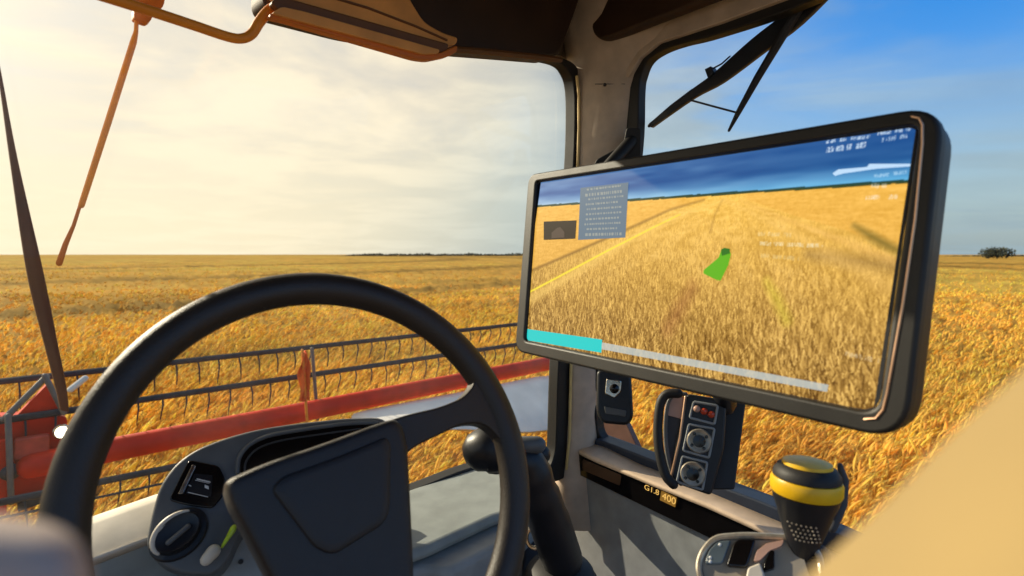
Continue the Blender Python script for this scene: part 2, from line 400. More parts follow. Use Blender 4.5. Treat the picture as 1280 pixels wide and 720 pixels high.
def offsets(tv, tf, tp):                      # distance of each template vertex from its ribbon or ring axis
    off = np.zeros_like(tv); i = 0; n = len(tv)
    while i < n:
        if tp[i] == 1:
            m = tv[i:i+3].mean(0); off[i:i+3] = tv[i:i+3]-m; i += 3
        else:
            m = tv[i:i+2].mean(0); off[i:i+2] = tv[i:i+2]-m; i += 2
    return off
_rs = random.Random(3); _T = [stalk_template(_rs) for _ in range(10)]; TOFF = [offsets(*t) for t in _T]
build_wheat()

# ---------------- far trees on the horizon
leafm = mat('dark_foliage', (.045, .05, .022), .8, var=.5, scale=.4, bump=0)
barkm = mat('bark', (.06, .045, .03), .9)
def crown(mb, c, rx, ry, rz, n, leaf):
    for _ in range(n):
        d = Vector((random.gauss(0, 1), random.gauss(0, 1), random.gauss(0, 1))).normalized()*random.uniform(.55, 1)**.6
        k = 1+.22*math.sin(d.x*5+c.x)+.15*math.sin(d.z*7+d.y*4)
        p = Vector(c)+Vector((d.x*rx*k, d.y*ry*k, d.z*rz*k))
        a = Vector((random.gauss(0, 1), random.gauss(0, 1), random.gauss(0, 1))).normalized(); b = a.orthogonal().normalized(); s = leaf*random.uniform(.5, 1.3)
        mb.add([p+a*s, p+b*s, p-a*s, p-b*s], [(0, 1, 2, 3)])
def tree(px, dist, hgt, wid, label):
    X = (px-640)/FPX*dist; o = thing('tree', (X, dist, 0), label, 'tree')
    t = MB().tube([Vector((X, dist, 0)), Vector((X+.2, dist, hgt*.35)), Vector((X, dist, hgt*.7))], [hgt*.05, hgt*.035, hgt*.015], 8); 
    for q in range(5):
        a = q*1.3; t.tube([Vector((X, dist, hgt*.3)), Vector((X+math.cos(a)*wid*.3, dist+math.sin(a)*wid*.3, hgt*.7))], [hgt*.02, hgt*.006], 6)
    t.build('trunk', barkm, o)
    c = MB()
    for q in range(6):
        a = q*1.05; crown(c, Vector((X+math.cos(a)*wid*.22, dist+math.sin(a)*wid*.2, hgt*random.uniform(.52, .66))), wid*.30, wid*.3, hgt*.36, 420, hgt*.055)
    c.build('crown', leafm, o, smooth=False)
tree(1245, 330, 7.4, 17, 'round dark tree standing alone on the right horizon')
def treeline(x0, x1, dist, hh, name, label):
    m = MB(); X0 = (x0-640)/FPX*dist; X1 = (x1-640)/FPX*dist; n = int((X1-X0)/3.2)
    for k in range(n):
        x = X0+(X1-X0)*k/n; h_ = hh*(.6+.4*abs(math.sin(k*.13)+.5*math.sin(k*.41)))*min(1, (k+1)/12, (n-k)/12)
        crown(m, Vector((x, dist+random.uniform(-8, 8), h_*.5)), 4.5, 4, h_*.55, 40, 1.1)
    o = m.build(name, leafm, smooth=False); tag(o, label, 'woods', kind='stuff')
treeline(425, 700, 900, 4.5, 'far_wood', 'thin dark line of far woods on the horizon between wheel and pillar')
treeline(1180, 1420, 700, 2.0, 'far_hedge', 'low dark hedge line on the horizon right of the monitor')

# ============================================================ header of the harvester (cutting front with its reel)
hd = thing('harvester_header', V(2.5, 5.0, -3.1), 'red harvester header with dark slatted reel seen through the windshield', 'harvester header')
P5 = Pl(CAM+F*5.0, -F)
def st_of(px, py, t):
    q = Pl(CAM+F*t, -F).hit(px, py)-CAM; return q.dot(R), q.z
def rail(pA, pB, t):                          # a level rail along the header through two sighted points
    (s0, z0), (s1, z1) = st_of(*pA, t), st_of(*pB, t); return s0, z0, s1, z1
s0, z0, s1, z1 = rail((40, 582), (692, 453), 5.0)
bm = MB().tube([V(s0, 5, z0), V((s0+s1)/2, 5, (z0+z1)/2), V(s1, 5, z1)], .088, 24); bm.build('beam', M['red'], hd)
beamline = (s0, z0, s1, z1)
def beamz(s): return z0+(z1-z0)*(s-s0)/(s1-s0)
# clamp rings along the beam and its end bracket
for k in range(4):
    ss = s0+(s1-s0)*(.22+.24*k); MB().lathe(V(ss, 5, beamz(ss)), R, [(.09, -.03), (.112, -.03), (.112, .03), (.09, .03)]).build('beam_clamp', M['reddull'], hd)
for k in range(7): MB().lathe(V(s1+.02+k*.09, 5, z1+.02), R, [(.06, -.03), (.15, -.02), (.15, .02), (.06, .03)]).build('spring_coil', M['red'], hd)
def bat(pA, pB, t, rr, tine_len, pitch, flat=1.25):
    a, za, b, zb = rail(pA, pB, t); b2 = b+(b-a)*.06; zb2 = zb+(zb-za)*.06; a2 = a-(b-a)*.12; za2 = za-(zb-za)*.12
    o = MB().tube([V(a2, t, za2), V((a2+b2)/2, t, (za2+zb2)/2), V(b2, t, zb2)], rr, 8, flat=flat).build('reel_bat', M['steel'], hd)
    s = a2+.05; k = 0
    while s < b2:
        z = za+(zb-za)*(s-a)/(b-a); j = random.uniform(-.018, .018); L_ = tine_len*random.uniform(.85, 1.1)
        m = MB().tube([V(s, t+.01, z), V(s+j*.4, t-.02, z-L_*.35), V(s+j, t+.01, z-L_*.75), V(s+j*1.2, t+.03, z-L_)], [.008, .007, .006, .003], 6)
        q = m.build('tine', M['steel'], o); q.location = q.location; s += pitch; k += 1
    return o
bat((0, 477), (650, 405), 5.35, .019, .22, .165)
bat((0, 526), (650, 430), 5.1, .020, .23, .165)
bat((0, 628), (430, 540), 4.7, .020, .2, .17)
a, za, b, zb = rail((0, 648), (430, 556), 4.65); MB().tube([V(a, 4.65, za), V(b, 4.65, zb)], .009, 8).build('tine_rod', M['steel'], hd)
# reel end spider: struts, disc arm
for (p, q, t, rr) in (((390, 436), (397, 524), 5.05, .016), ((58, 471), (5, 524), 5.0, .02), ((10, 520), (14, 628), 4.95, .018), ((56, 470), (80, 516), 4.98, .018)):
    A = Pl(CAM+F*t, -F); MB().tube([A.hit(*p), A.hit(*q)], rr, 10).build('reel_strut', M['grey'], hd)
A = Pl(CAM+F*4.6, -F)
MB().tube([A.hit(88, 487), A.hit(106, 473)], .02, 8).build('bracket', M['hull'], hd)
A = Pl(CAM+F*5.15, -F)
ep = slab(A, [(64, 474), (78, 517), (18, 521)], -.03, .03, .02).build('end_panel', M['red'], hd, bevel=.008)
A = Pl(CAM+F*5.1, -F)
slab(A, [(-60, 528), (84, 520), (86, 600), (60, 618), (18, 626), (-60, 640)], -.25, .0, .04).build('end_panel', M['red'], hd, bevel=.01)
A = Pl(CAM+F*5.04, -F)
slab(A, [(18, 548), (62, 541), (60, 566), (16, 574)], -.02, .05, .02).build('end_cover', M['reddull'], hd, bevel=.008)
slab(A, [(-60, 556), (8, 548), (8, 640), (-60, 650)], -.02, .06, .02).build('end_cover', M['red'], hd, bevel=.008)
MB().lathe(A.hit(11, 588), -F, [(.05, 0), (.06, .05), (.03, .08), (0, .085)]).build('pivot_bolt', M['steel'], hd)
slab(A, [(22, 627), (84, 607), (84, 615), (22, 637)], -.1, .05, .01).build('end_rail', M['steel'], hd)
lm = mat('glare_glow', (.8, .75, .6), .1, emit=(1, .9, .7), estr=6.0, bump=0)  # added glow stands for a reflected glare, not a lit lamp
q = A.hit(76, 537)
lp = MB().lathe(q-F*.02, -F, [(.02, -.02), (.045, .0), (.052, .05), (.045, .06)]).build('glare_lamp', M['chrome'], hd)
MB().lathe(q-F*.085, -F, [(.0001, -.004), (.038, .0), (.03, .012), (.0001, .018)]).build('lens', lm, lp)
# pale curved back sheet below the beam at the far end
A = Pl(CAM+F*4.9, -F)
top = [(432, 521), (480, 512), (540, 500), (600, 488), (640, 479), (700, 467)]; mid = [(430, 524), (480, 515), (540, 507), (600, 504), (640, 498), (700, 490)]; bot = [(430, 529), (480, 522), (540, 520), (600, 530), (640, 528), (700, 522)]
rows = []
for ln, c in ((top, .0), (mid, .30), (bot, .70)):
    rows.append([A.hit(*p)-F*c for p in ln])
rows.insert(1, [(p+q)/2-F*.06 for p, q in zip(rows[0], rows[1])])
rows.append([p+F*.66-UP*.05 for p in rows[-1]])
hull = MB().grid(rows).build('back_sheet', M['hull'], hd, sub=1); solidify(hull, .03)
# knife bar and divider shoe lower down so the header is whole from other sides
s0b = beamline[0]
MB().box(V(3.2, 5.5, -2.9), R, F, UP, 7.2, .5, .18).build('cutter_table', M['reddull'], hd, bevel=.02)

fl = thing('marker_flag', V(*(lambda s, z: (s, 4.85, z))(*st_of(384, 524, 4.85))), 'small orange marker flag on a thin pole in front of the red beam', 'flag')
A = Pl(CAM+F*4.85, -F)
MB().tube([A.hit(384, 530), A.hit(378, 438)], .012, 8).build('pole', M['orange'], fl)
rows = []
for k in range(13):
    t = k/12; y = 439+62*t; wl = [0, 3, 5, 7, 8, 9, 9, 9, 9, 9, 8.5, 8, 8][k]
    rows.append([A.hit(379+5*t*0+(-2 if j == 0 else 0)+(wl+3)*(j/8)-wl*.35+1.2*math.sin(k*.9), y+1.5*math.sin(j*.8+k*.5))-F*(.03*math.sin(j*1.4+k*.7)) for j in range(9)])
solidify(MB().grid(rows).build('flag', M['flag'], fl), .004)

# ============================================================ cab shell
cab = thing('harvester_cab', V(.3, 0, -1.3), 'harvester cab shell with beige pillar, brown roof lining and grey dashboard', 'vehicle cab')
def glass():
    m = bpy.data.materials.new('cab_glass'); m.use_nodes = True; n = m.node_tree; n.nodes.clear()
    t = n.nodes.new('ShaderNodeBsdfTransparent'); t.inputs[0].default_value = (.97, .98, .97, 1); g_ = n.nodes.new('ShaderNodeBsdfGlossy'); g_.inputs['Roughness'].default_value = .03
    fr = n.nodes.new('ShaderNodeFresnel'); fr.inputs[0].default_value = 1.3; mx = n.nodes.new('ShaderNodeMixShader'); o = n.nodes.new('ShaderNodeOutputMaterial')
    sc_ = n.nodes.new('ShaderNodeMath'); sc_.operation = 'MULTIPLY'; sc_.inputs[1].default_value = .45
    tcn = n.nodes.new('ShaderNodeTexCoord'); no = n.nodes.new('ShaderNodeTexNoise'); no.inputs['Scale'].default_value = 6; n.links.new(tcn.outputs['Object'], no.inputs[0])
    n.links.new(fr.outputs[0], sc_.inputs[0]); n.links.new(sc_.outputs[0], mx.inputs[0]); n.links.new(t.outputs[0], mx.inputs[1]); n.links.new(g_.outputs[0], mx.inputs[2]); tl = n.nodes.new('ShaderNodeBsdfTranslucent'); tl.inputs[0].default_value = (.9, .85, .75, 1)
    rp = n.nodes.new('ShaderNodeMapRange'); rp.inputs['From Min'].default_value = .35; rp.inputs['From Max'].default_value = .75; rp.inputs['To Min'].default_value = .001; rp.inputs['To Max'].default_value = .009
    n.links.new(no.outputs['Fac'], rp.inputs['Value']); m2 = n.nodes.new('ShaderNodeMixShader'); n.links.new(rp.outputs[0], m2.inputs[0]); n.links.new(mx.outputs[0], m2.inputs[1]); n.links.new(tl.outputs[0], m2.inputs[2]); n.links.new(m2.outputs[0], o.inputs[0])
    return m
M['glass'] = glass()
W = PW(.95); S = PS(1.15)
# front glass: one thin pane just outside the seal, from beyond the left edge to the pillar
def pane(pl, pts, name):
    return MB().prism([pl.pt(a, b, -.012) for a, b in pts], pl.n*.004).build(name, M['glass'], cab, smooth=False)
wl = [W.ab(*q) for q in ((718, 92), (716, 300), (694, 560), (690, 590))]
pane(W, [(-1.2, .55), (wl[0][0], .55), wl[0], wl[1], wl[2], wl[3], (wl[3][0], -.52), (-1.2, -.52)], 'windshield')
so_ = [S.ab(*q) for q in ((795, 90), (790, 200), (770, 330), (746, 480), (748, 556))]
pane(S, [(1.6, .52), (so_[0][0], .52)]+so_+[(1.6, -.62)] if so_[0][0] < 1.6 else [(-1.6, .52)]+so_, 'side_window')

# seals
sealO = [(560, 56), (600, 60), (660, 68), (700, 76), (716, 88), (722, 108), (722, 150), (720, 208), (716, 330), (711, 450), (708, 540), (704, 580), (697, 596), (670, 600), (600, 590), (513, 620), (440, 646)]
sealI = [(560, 62), (600, 66), (655, 73), (692, 80), (705, 92), (711, 112), (712, 150), (710, 208), (702, 330), (692, 450), (689, 540), (687, 565), (680, 582), (664, 586), (600, 578), (513, 608), (440, 634)]
band(W, sealO, sealI, -.015, .018).build('windshield_seal', M['rubber'], cab, bevel=.003)
# slim tube painted yellow as the sun's highlight beside the seal
A = PW(.925)
MB().tube([A.hit(*q) for q in ((721, 96), (723.5, 120), (723.5, 160), (722, 208), (718, 330), (714, 450), (712, 545), (708, 586))], .0036, 8).build('seal_highlight', M['sunedge'] if 'sunedge' in M else M['sill'], cab)
wsO = [(1150, -72), (1000, -8), (900, 29), (855, 42), (823, 54), (802, 70), (791, 92), (788, 110), (783, 170), (768, 320), (743, 470), (742, 520), (746, 549), (762, 566)]
wsI = [(1150, -55), (1000, 12), (900, 46), (857, 57), (832, 66), (815, 78), (807, 96), (804, 115), (801, 189), (782, 330), (751, 476), (751, 520), (754, 540), (764, 553)]
band(S, wsO, wsI, -.012, .018).build('window_seal', M['rubber'], cab, bevel=.003)
band(S, [(748, 558), (800, 580), (908, 623), (985, 655), (1100, 712), (1300, 830)], [(754, 545), (800, 562), (908, 603), (985, 632), (1100, 682), (1300, 780)], -.02, .03, 3).build('window_lower_seal', M['blue'], cab, bevel=.004)

# pillar between the two openings
rows = []
W2, S2 = PW(.935), PS(1.135)
for (y, l, r) in ((-160, 700, 900), (-60, 705, 880), (20, 712, 862), (50, 716, 835), (66, 719, 812), (86, 721, 797), (110, 722, 790), (160, 721, 785), (208, 720, 779), (300, 717, 768), (380, 714, 757), (450, 711, 746), (520, 709, 744), (560, 707, 748), (600, 703, 752), (660, 700, 760)):
    a = W2.hit(l, y); b = S2.hit(r, y); n_ = (-(F+R)).normalized(); row = []
    row.append(a+F*.03)
    for k in range(9):
        t = k/8; row.append(a.lerp(b, t)+n_*(.016*math.sin(math.pi*t)**.6))
    row.append(b+R*.03); rows.append(row)
pil = MB().grid(rows).build('pillar', M['beige'], cab); solidify(pil, .012, 1)
# parting line and clip on the pillar
q0, q1 = P(744, 105, 1.36), P(781, 105, 1.335)
MB().tube([q0, q1], .0008, 6).build('trim_seam', M['dashdark'], cab)
MB().lathe(P(756, 106, 1.338), ray(756, 106)*-1, [(.0038, -.004), (.0042, 0), (.002, .003), (0, .0035)], 14).build('trim_clip', M['black'], cab)

# roof: beige rail over the side window, dark panels, slab above
slab(PS(1.12), [(735, -200), (1600, -420), (1600, -180), (1150, -74), (1000, -9), (900, 28), (823, 53), (800, 72), (786, 96), (730, 96), (715, 60)], -.02, .0, .004).build('roof_rail', M['beige'], cab, bevel=.006)
slab(PS(1.085), [(735, -190), (1500, -420), (1300, -190), (1093, -78), (930, -14), (893, 0), (800, 36), (757, 53), (744, 44), (739, 15)], -.02, .012, .03).build('roof_side_panel', M['roofdark'], cab, bevel=.008)
ln = PW(.86)
slab(ln, [(330, -260), (742, -200), (733, -30), (724, 4), (702, 64), (694, 72), (640, 67), (560, 60), (440, 40), (330, 10)], -.06, .0, .02).build('roof_front_panel', M['roofdark'], cab, bevel=.012)
rt = []
for (x, y) in ((560, 61), (600, 64), (640, 68), (680, 72), (700, 75)): rt.append(PW(.845).hit(x, y))
MB().tube(rt, .006, 8).build('roof_edge_strip', M['visordark'], cab)
slab(PW(.965), [(430, -260), (780, -260), (770, 60), (740, 100), (722, 84), (702, 70), (650, 61), (600, 54), (560, 50), (430, 20)], -.02, 0, .004).build('roof_header', M['roofdark'], cab)
zr = .66
MB().prism([V(-1.3, 1.05, zr), V(1.25, 1.05, zr), V(1.25, -.25, zr), V(-1.3, -.25, zr)], UP*.1).build('roof', M['roofdark'], cab, smooth=False, bevel=.02)
MB().prism([V(-1.3, .97, .58), V(1.1, .97, .58), V(1.1, .88, .66), V(-1.3, .88, .66)], UP*.02+F*.03).build('roof_front_rail', M['roofdark'], cab, smooth=False)

# dashboard shelf under the windshield, right of the column
zs = -.462; Z = PZ(zs)
slab(Z, [(430, 660), (513, 609), (600, 581), (680, 578), (690, 590), (684, 615), (640, 640), (622, 643), (536, 683), (515, 690), (470, 720)], -.022, 0, .035).build('dashboard', M['dash'], cab, bevel=.012, bseg=4)
Zb = PZ(zs-.024)
slab(Zb, [(440, 650), (513, 615), (682, 585), (690, 596), (684, 630), (648, 668), (560, 714), (528, 706), (480, 740)], -.05, 0, .04).build('dashboard_edge', M['panel'], cab, bevel=.01)
slab(PZ(zs-.08), [(430, 640), (513, 620), (682, 592), (690, 600), (684, 650), (650, 690), (600, 725), (470, 760)], -.6, 0, .03).build('lower_dash', M['dashdark'], cab, bevel=.01)
# left: cream sill at the foot of the windshield and grey panel below it
A = PW(.93); hi = [A.ab(*q) for q in ((60, 676), (113, 657), (215, 621), (330, 585))]
lo = [A.off(.05).ab(*q) for q in ((60, 718), (113, 699), (182, 673), (330, 622))]
rows = [[A.pt(a, b, -.03) for a, b in hi], [A.pt(a, b, 0) for a, b in hi], [A.off(.05).pt(a, b, 0) for a, b in lo], [A.off(.05).pt(a, b-.012, -.004) for a, b in lo]]
def extend(rows):
    for r in rows: r.insert(0, r[0]+(r[0]-r[1]).normalized()*.5)
    return rows
o_ = MB().grid(extend(rows)).build('windshield_sill', M['cream'], cab, bevel=.004); solidify(o_, .006)
ed = [A.off(.052).pt(a, b, 0) for a, b in lo]; MB().tube([ed[0]+(ed[0]-ed[1])*2]+ed, .0035, 8).build('sill_bead', M['cream'], cab)
B_ = A.off(.045)
slab(B_, [(-400, 880), (60, 719), (113, 700), (182, 674), (330, 623), (460, 600), (460, 1000), (-400, 1100)], -.02, 0, .003).build('front_panel', M['dash'], cab, bevel=.004)

# right: sill, dark strip with readout, grey wall
topl = [(742, 552), (754, 555), (800, 577), (908, 621), (985, 653), (1003, 668), (1300, 800)]
botl = [(724, 563), (740, 571), (800, 596), (885, 630), (960, 664), (1000, 682), (1300, 830)]
rows = [[PS(1.13).hit(*q)-UP*.0 for q in topl], [PS(1.07).hit(*q) for q in botl], [PS(1.068).hit(*q)-UP*.010 for q in botl]]
o_ = MB().grid(rows).build('window_sill', M['sill'], cab, bevel=.004); solidify(o_, .008)
strip = slab(PS(1.075), [(720, 563), (740, 571), (885, 630), (960, 664), (1300, 830), (1300, 905), (960, 706), (885, 672), (724, 594), (712, 586)], -.02, 0, .004).build('control_strip', M['glossblack'], cab, bevel=.003)
A = PS(1.0735)
slab(A, [(729, 574), (777, 594), (775, 607), (728, 587)], 0, .0015, .003).build('label_panel', M['amberdim'], strip)
def text(body, px, py, px2, py2, pl, m, name, parent, h):
    cu = bpy.data.curves.new(name, 'FONT'); cu.body = body; cu.size = 1; cu.align_x = 'CENTER'; cu.align_y = 'CENTER'; cu.extrude = 0
    t = bpy.data.objects.new('tmp', cu); COL.objects.link(t); dg = bpy.context.evaluated_depsgraph_get(); me = bpy.data.meshes.new_from_object(t.evaluated_get(dg)); bpy.data.objects.remove(t)
    xs = [v.co.x for v in me.vertices]; ys = [v.co.y for v in me.vertices]; cx_, cy_ = (min(xs)+max(xs))/2, (min(ys)+max(ys))/2; sw, shh = max(xs)-min(xs), max(ys)-min(ys)
    a, b = pl.hit(px, py), pl.hit(px2, py2); ln_ = (b-a).length; u = (b-a).normalized(); v = (pl.v-u*pl.v.dot(u)).normalized(); c = (a+b)/2
    q = MB(); q.add([c+u*((p.co.x-cx_)/sw*ln_)+v*((p.co.y-cy_)/shh*h)+pl.n*.0012 for p in me.vertices], [tuple(p.vertices) for p in me.polygons])
    return q.build(name, m, parent, smooth=False)
A = PS(1.0725)
slab(A, [(827, 613), (846, 622), (844, 634), (825, 625)], 0, .0008, .001).build('lit_box', mat('amber_box', (.1, .05, .01), .5, bump=0, emit=(.30, .15, .02), estr=.4), strip)
text('G1.8', 806, 608, 824, 616, A, M['amber'], 'digits', strip, .012)
A = A.off(.0006); text('400', 828, 619, 845, 627, A, M['amber'], 'digits', strip, .015)
MB().lathe(A.hit(874, 633), -R, [(.003, 0), (.0025, .002), (0, .0025)], 10).build('indicator', M['white'], strip)
slab(PS(1.085), [(690, 575), (712, 586), (724, 594), (885, 672), (960, 706), (1300, 905), (1300, 1500), (560, 1500), (620, 640)], -.03, -.003, .003).build('side_wall', M['panel'], cab, bevel=.004)
MB().prism([V(-1.2, .98, -1.32), V(1.2, .98, -1.32), V(1.2, -.6, -1.32), V(-1.2, -.6, -1.32)], UP*.04).build('floor', M['rubber'], cab, smooth=False)
A = PS(1.30)
slab(A, [(735, 520), (782, 528), (808, 584), (740, 560)], -.02, 0, .01).build('outer_guard', M['brown'], cab, bevel=.004)

# ============================================================ sun visor with its bent bracket tube
vs = thing('sun_visor', V(.2, .8, .5), 'roll down sun visor painted in orange brown flare tint at the top of the windshield', 'sun visor')
A = PW(.80)
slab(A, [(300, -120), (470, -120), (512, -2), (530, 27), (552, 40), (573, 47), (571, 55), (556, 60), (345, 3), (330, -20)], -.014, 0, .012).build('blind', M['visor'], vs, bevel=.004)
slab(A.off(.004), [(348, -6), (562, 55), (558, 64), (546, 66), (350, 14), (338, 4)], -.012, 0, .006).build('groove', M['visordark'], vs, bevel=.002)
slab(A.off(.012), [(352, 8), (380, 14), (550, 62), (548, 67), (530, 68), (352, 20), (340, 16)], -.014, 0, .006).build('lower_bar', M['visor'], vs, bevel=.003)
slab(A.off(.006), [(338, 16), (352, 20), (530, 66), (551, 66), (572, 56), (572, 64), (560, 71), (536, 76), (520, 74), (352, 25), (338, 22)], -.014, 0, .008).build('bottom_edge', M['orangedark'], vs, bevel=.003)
MB().tube([A.hit(*q) for q in ((400, -8), (460, 10), (520, 33), (558, 50))], .0022, 6).build('seam', M['visordark'], vs)
A = PW(.82)
pth = smoothline([A.hit(*q) for q in ((-40, -58), (100, -14), (170, 8), (240, 31), (285, 46), (303, 48), (315, 42), (324, 28), (336, 14), (350, 8), (366, 10))], 5)
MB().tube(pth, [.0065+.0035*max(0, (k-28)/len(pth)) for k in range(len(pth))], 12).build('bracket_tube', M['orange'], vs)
# ============================================================ wipers
wz = thing('windshield_wiper', PW(.99).hit(180, 0), 'thin wiper painted in orange brown flare tint, hanging from its pivot block at top left', 'wiper', 'wipers outside the cab glass')
A = PW(.985)
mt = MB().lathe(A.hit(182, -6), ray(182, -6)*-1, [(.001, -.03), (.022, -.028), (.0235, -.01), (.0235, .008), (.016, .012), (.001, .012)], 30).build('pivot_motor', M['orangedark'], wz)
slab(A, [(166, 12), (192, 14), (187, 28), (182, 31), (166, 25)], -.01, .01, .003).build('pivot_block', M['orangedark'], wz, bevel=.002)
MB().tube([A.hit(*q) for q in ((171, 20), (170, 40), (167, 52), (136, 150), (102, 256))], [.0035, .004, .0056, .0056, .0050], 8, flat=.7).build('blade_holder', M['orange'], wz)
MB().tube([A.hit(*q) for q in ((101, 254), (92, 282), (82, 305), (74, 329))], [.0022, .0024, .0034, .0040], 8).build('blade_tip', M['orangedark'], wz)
wa = thing('windshield_wiper', A.hit(80, 515), 'broad wiper arm painted in brown flare tint, rising from the header view at far left', 'wiper', 'wipers outside the cab glass')
A = PW(1.0)
arm = MB()
aL = [(-14, 40), (-2, 100), (12, 200), (33, 340), (55, 430), (68, 480), (75, 512)]; aR = [(-9, 40), (3, 100), (22, 200), (54, 340), (72, 430), (82, 480), (86, 514)]
band(A, aL, aR, -.006, .008).build('arm', M['armbrown'], wa, bevel=.003)
MB().tube([A.hit(*q)-F*.004 for q in ((52, 395), (58, 420), (66, 450))], .0016, 6).build('washer_hose', M['steel'], wa)
ws = thing('window_wiper', PS(1.19).hit(1010, -10), 'black twin arm wiper outside the side window above the monitor', 'wiper', 'wipers outside the cab glass')
A = PS(1.18)
band(A, [(1040, -30), (985, 15), (940, 50), (893, 92), (862, 115), (812, 155)], [(1055, -22), (1003, 30), (955, 66), (905, 103), (868, 123), (815, 160)], -.006, .006, 4).build('arm', M['wiper'], ws, bevel=.002)
MB().tube([A.hit(*q) for q in ((867, 114), (840, 134), (812, 157))], [.0075, .007, .005], 8, flat=.9).build('blade', M['wiper'], ws)
MB().tube([A.hit(*q)-R*.01 for q in ((1022, -20), (985, 40), (950, 98), (926, 141), (914, 164))], [.009, .009, .008, .006, .003], 8, flat=1).build('blade', M['wiper'], ws)
MB().tube([A.hit(*q)-R*.006 for q in ((862, 125), (895, 134), (925, 142))], .0022, 6).build('link_rod', M['wiper'], ws)
MB().tube([A.hit(*q)-R*.01 for q in ((892, 88), (905, 81), (915, 72))], .002, 6).build('clip', M['wiper'], ws)
slab(A, [(884, 88), (892, 84), (896, 92), (888, 99)], -.01, .012, .002).build('joint', M['wiper'], ws, bevel=.001)
MB().lathe(A.hit(1010, -20), -R, [(.02, -.03), (.03, -.02), (.03, .015), (.0, .02)]).build('pivot_cap', M['wiper'], ws)

# ============================================================ monitor
Rm = ((0.57924271, 0.80422277, 0.13305496), (-0.81309227, 0.58163309, 0.02416442), (-0.05795559, -0.12218302, 0.99081404))
Mc = CAM+c2w((0.17815474, 0.68727151, 0.03191004)); col = lambda k: c2w((Rm[0][k], Rm[1][k], Rm[2][k]))
MP = Pl(Mc, -col(1), col(2)); SW, SHh = .2566, .129
mo = thing('monitor', MP.pt(0, -.15, -.03), 'large tilted widescreen monitor in a dark frame showing a wheat field', 'monitor')
oc = [(663, 219), (1184, 131), (1134, 553), (646, 439)]
oab = [MP.ab(*q) for q in oc]
def rr_(pts, r): return round2(pts, r, 8)
def shrink(pts, d):
    c = sum((Vector(p) for p in pts), Vector((0, 0)))/len(pts); return [Vector(p)-Vector((math.copysign(d, p[0]-c[0]), math.copysign(d, p[1]-c[1]))) for p in map(Vector, pts)]
RO = [.020, .032, .034, .022]
MB().prism([MP.pt(a, b, -.034) for a, b in rr_(shrink(oab, .002), RO)], MP.n*.030).build('rear_shell', M['black'], mo, bevel=.008, bseg=4)
# frame ring standing proud of the screen
out_ = rr_(oab, RO); inn = []
sq = [MP.ab(*q) for q in ((671, 225), (1149, 151), (1094, 518), (656, 426.5))]
def ring(outp, inp, c0, c1):
    n = len(outp); return MB().grid([[MP.pt(*outp[k], c0), MP.pt(*outp[k], c1), MP.pt(*inp[k], c1), MP.pt(*inp[k], c0)] for k in range(n)]+[[MP.pt(*outp[0], c0), MP.pt(*outp[0], c1), MP.pt(*inp[0], c1), MP.pt(*inp[0], c0)]], True)
i1 = shrink(sq, -.004); i1[1] = i1[1]+Vector((.0055, 0)); i1[2] = i1[2]+Vector((.0075, -.003)); i1[3] = i1[3]+Vector((0, -.003))
inn = rr_(i1, [.006, .010, .016, .008])
ring(out_, inn, -.010, .005).build('frame', M['bezel'], mo, bevel=.0035, bseg=4)
ring(rr_(shrink(i1, -.001), [.006, .010, .016, .008]), rr_(shrink(sq, -.0012), [.003]*4), -.004, .0012).build('inner_frame', M['black'], mo, bevel=.0006)
ed = [MP.ab(*q) for q in ((1143, 148), (1152, 150), (1156, 158), (1156, 182), (1147, 276), (1132, 380), (1112, 492), (1107, 512), (1098, 523), (1084, 524))]
MB().tube([MP.pt(a, b, .0052) for a, b in ed], .0011, 6).build('edge_highlight', M['copper'], mo)  # copper-coloured tube stands for the highlight along the frame's inner edge
